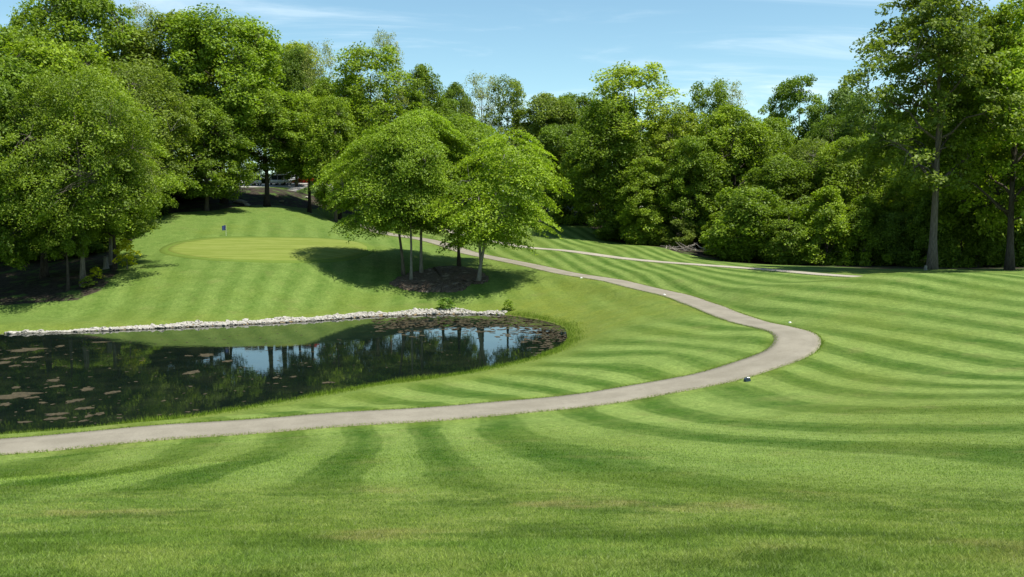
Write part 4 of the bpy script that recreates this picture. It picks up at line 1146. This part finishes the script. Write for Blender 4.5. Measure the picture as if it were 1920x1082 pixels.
def make_car(name, paint, prof, cabin):
    root = empty(name)
    b = link_mesh('body', bm_mesh('car_body', prism(prof, -0.88, 0.88, 0.09)), paint, root)
    c_ = link_mesh('cabin', bm_mesh('car_cabin', prism(cabin, -0.74, 0.74, 0.07)), paint, root)
    xs = [p[0] for p in cabin]; z0, z1 = cabin[0][1], cabin[1][1]
    for sy in (-1, 1):
        for xa, xb in ((min(xs) + 0.45, 0.05), (0.15, max(xs) - 0.6)):
            link_mesh('side_window', box_mesh('car_window', [(((xa + xb) / 2, 0.745 * sy, (z0 + z1) / 2 + 0.03), (abs(xb - xa), 0.03, (z1 - z0) * 0.62))], 0.01), M_glass, root)
    fx = max(xs)
    link_mesh('windscreen', box_mesh('car_screen', [((fx - 0.30, 0, (z0 + z1) / 2 + 0.02), (0.03, 1.25, (z1 - z0) * 0.95), Matrix.Rotation(R(-52), 3, 'Y'))], 0.005), M_glass, root)
    for sy in (-0.6, 0.6): link_mesh('headlight', box_mesh('car_lamp', [((prof[-2][0] - 0.02, sy, 0.66), (0.08, 0.34, 0.13))], 0.02), M_lamp, root)
    wm, dm = wheel_mesh('car_tyre', 0.33, 0.22), disc_mesh('car_rim', 0.19, 0.2)
    for x in (-1.35, 1.35):
        for y_ in (-0.8, 0.8):
            w = link_mesh('wheel', wm, M_black, root); w.location = (x, y_, 0.33); link_mesh('rim', dm, M_metal, w)
    return root
prof = [(-2.2, 0.3), (-2.25, 0.85), (-1.6, 0.98), (1.0, 0.95), (2.1, 0.78), (2.2, 0.55), (2.15, 0.28)]
cab = [(-1.9, 0.93), (-1.35, 1.46), (0.35, 1.48), (1.15, 0.93)]
for name, paint, px, Yc, rz, lb in (('parked_car', M_red, 574, 161, 190, 'red car parked right of the golf carts'), ('parked_car', M_white_car, 552, 166, 200, 'silver car parked behind the golf carts beside the red car')):
    o = make_car(name, paint, prof, cab); x = P(px, 541, Yc)[0]
    o.location = (x, Yc, h1(x, Yc) + 0.06); o.rotation_euler = (0, 0, R(rz)); tag(o, lb, 'car')

# ------------------------------------------------------------------ flag on the green
M_flagblue = simple_mat('blue_cloth', (0.03, 0.05, 0.16), 0.8, 0.1, 8)
M_whitep = simple_mat('white_paint', (0.75, 0.75, 0.72), 0.5, 0.08, 8)
fp = G(424, 443)
fl = empty('golf_flag', (fp[0], fp[1], fp[2]))
link_mesh('pole', tube_mesh('flag_pole', [(0, 0, -0.1), (0, 0, 1.35)], 0.014, 8), M_whitep, fl)
bm = bmesh.new(); gv = []
for i in range(9):
    u = i / 8
    gv.append([bm.verts.new((-0.02 - 0.42 * u, 0.06 * math.sin(5 * u) + sy * 0.006, 1.33 - 0.62 * v * (1 - 0.15 * u) - 0.12 * u)) for v in (0, 0.5, 1) for sy in (-1, 1)])
for i in range(8):
    for a, b in ((0, 2), (2, 4), (3, 1), (5, 3)): bm.faces.new((gv[i][a], gv[i][b], gv[i + 1][b], gv[i + 1][a]))
bmesh.ops.recalc_face_normals(bm, faces=bm.faces[:])
link_mesh('cloth', bm_mesh('flag_cloth', bm), M_flagblue, fl)
tag(fl, 'small dark blue flag on a thin pole behind the green', 'flag')

# ------------------------------------------------------------------ small things on the grass
def ground_marker(px, py, s_, label):
    w = G(px, py); bm = bmesh.new()
    bmesh.ops.create_cone(bm, cap_ends=True, segments=14, radius1=s_, radius2=s_ * 0.78, depth=0.10)
    bmesh.ops.bevel(bm, geom=[e for e in bm.edges if all(v.co.z > 0 for v in e.verts)], offset=0.03, segments=2, affect='EDGES')
    for v in bm.verts: v.co.x *= 1.25 + 0.1 * math.sin(v.co.y * 9)
    o = link_mesh('white_marker_stone', bm_mesh('white_marker_stone', bm), M_whitep)
    o.location = (w[0], w[1], w[2] + 0.05); o.rotation_euler = (R(4), R(-3), px)
    tag(o, label, 'marker', 'white markers beside the cart path')
ground_marker(1246, 553.5, 0.13, 'white marker stone left of the path where it starts to bend')
ground_marker(1481, 606, 0.11, 'white marker stone on the fairway just outside the bend')
ground_marker(1090, 521.5, 0.11, 'white marker stone below the path near the clump shadow')
M_blue = simple_mat('blue_painted_wood', (0.03, 0.055, 0.085), 0.5, 0.15, 8)
w = G(1401, 715)
root = empty('blue_path_marker', w, R(12))
link_mesh('block', bm_mesh('blue_block', prism([(-0.14, -0.05), (-0.14, 0.12), (-0.06, 0.17), (0.10, 0.17), (0.14, 0.10), (0.14, -0.05)], -0.10, 0.10, 0.015)), M_blue, root)
link_mesh('cap', box_mesh('blue_cap', [((0.02, 0, 0.185), (0.15, 0.17, 0.03))], 0.008), M_metal, root)
tag(root, 'small dark blue marker block at the lower edge of the path', 'marker')

# stump and sign between the left trunks
w = G(199, 504)
bm = bmesh.new()
pts = [(0, 0, -0.2), (0.01, 0, 0.15), (0.0, 0.02, 0.7), (0.03, 0, 1.25)]
bm_tube(bm, pts, [0.42, 0.27, 0.22, 0.20], 10)
for v in bm.verts:
    if v.co.z > 1.1: v.co.z += random.uniform(-0.18, 0.15)
st = link_mesh('tree_stump', bm_mesh('tree_stump', bm), M_bark_pale); st.location = w
tag(st, 'broken pale grey stump beside the pale trunk on the left', 'stump')
Ys = 108.0; x = P(206, 541, Ys)[0]; zt = P(206, 405, Ys)[2]; zg = h1(x, Ys)
root = empty('sign_board', (x, Ys, zg), R(8))
hb = zt - zg
link_mesh('board', box_mesh('sign_panel', [((0, -0.04, hb), (0.95, 0.04, 0.42))], 0.01), M_whitep, root)
for sx in (-0.38, 0.38): link_mesh('post', box_mesh('sign_post', [((sx, 0.02, hb / 2), (0.07, 0.07, hb + 0.3))], 0.005), M_bark_pale, root)
tag(root, 'white board seen between the trunks on the left bank', 'sign')
w = G(1735, 509)
bm = bmesh.new(); bm_tube(bm, [(0, 0, -0.1), (0, 0.01, 0.2), (0.02, 0, 0.42)], [0.16, 0.13, 0.11], 9)
o = link_mesh('tree_stump', bm_mesh('low_stump', bm), M_bark_pale); o.location = (P(1734, 541, 79)[0], 79, h1(P(1734, 541, 79)[0], 79))
tag(o, 'small pale stump at the foot of the tall oak', 'stump')

# boulders in the shade behind the green
for i, (px, py, s_, lb) in enumerate([(452, 381, 0.75, 'big grey boulder in the shade behind the green'), (463, 386, 0.45, 'smaller grey boulder right of the big shaded boulder'), (527, 379, 0.4, 'pale boulder under the trees in front of the carts'), (575, 372, 0.4, 'low boulder in the shade under the red car')]):
    w = G(px, py); o = link_mesh('boulder', rocks[i]); o.location = (w[0], w[1], w[2] + s_ * 0.3); o.scale = (s_ * 1.3, s_, s_); o.rotation_euler = (0.1, 0.2, i * 1.3)
    tag(o, lb, 'boulder', 'boulders behind the green')

# brush pile of dead branches at the wood edge
w = G(1292, 474)
root = empty('brush_pile', (w[0], w[1] + 1.0, h1(w[0], w[1] + 1.0)))
M_dead = bark_mat('dead_wood', (0.16, 0.135, 0.11), (0.36, 0.32, 0.27))
gb = np.random.default_rng(9)
for i in range(34):
    a = gb.uniform(0, 6.28); c0 = np.array([gb.uniform(-2.6, 2.6), gb.normal(0, 0.7), gb.uniform(0.0, 0.55)])
    L_ = gb.uniform(0.8, 2.2); el = gb.normal(0.18, 0.25)
    d = np.array([math.cos(a) * math.cos(el), math.sin(a) * math.cos(el), math.sin(el)]) * L_
    c0[2] = max(c0[2], 0.12 + abs(d[2]) * 0.5)
    bm = bmesh.new(); r0 = gb.uniform(0.03, 0.075)
    bm_tube(bm, [c0 - d / 2, c0 + gb.normal(0, 0.06, 3), c0 + d / 2], [r0, r0 * 0.8, r0 * 0.35], 6)
    link_mesh('branch', bm_mesh('branch', bm), M_dead, root)
tag(root, 'pile of dead grey branches at the edge of the wood', 'brush pile')
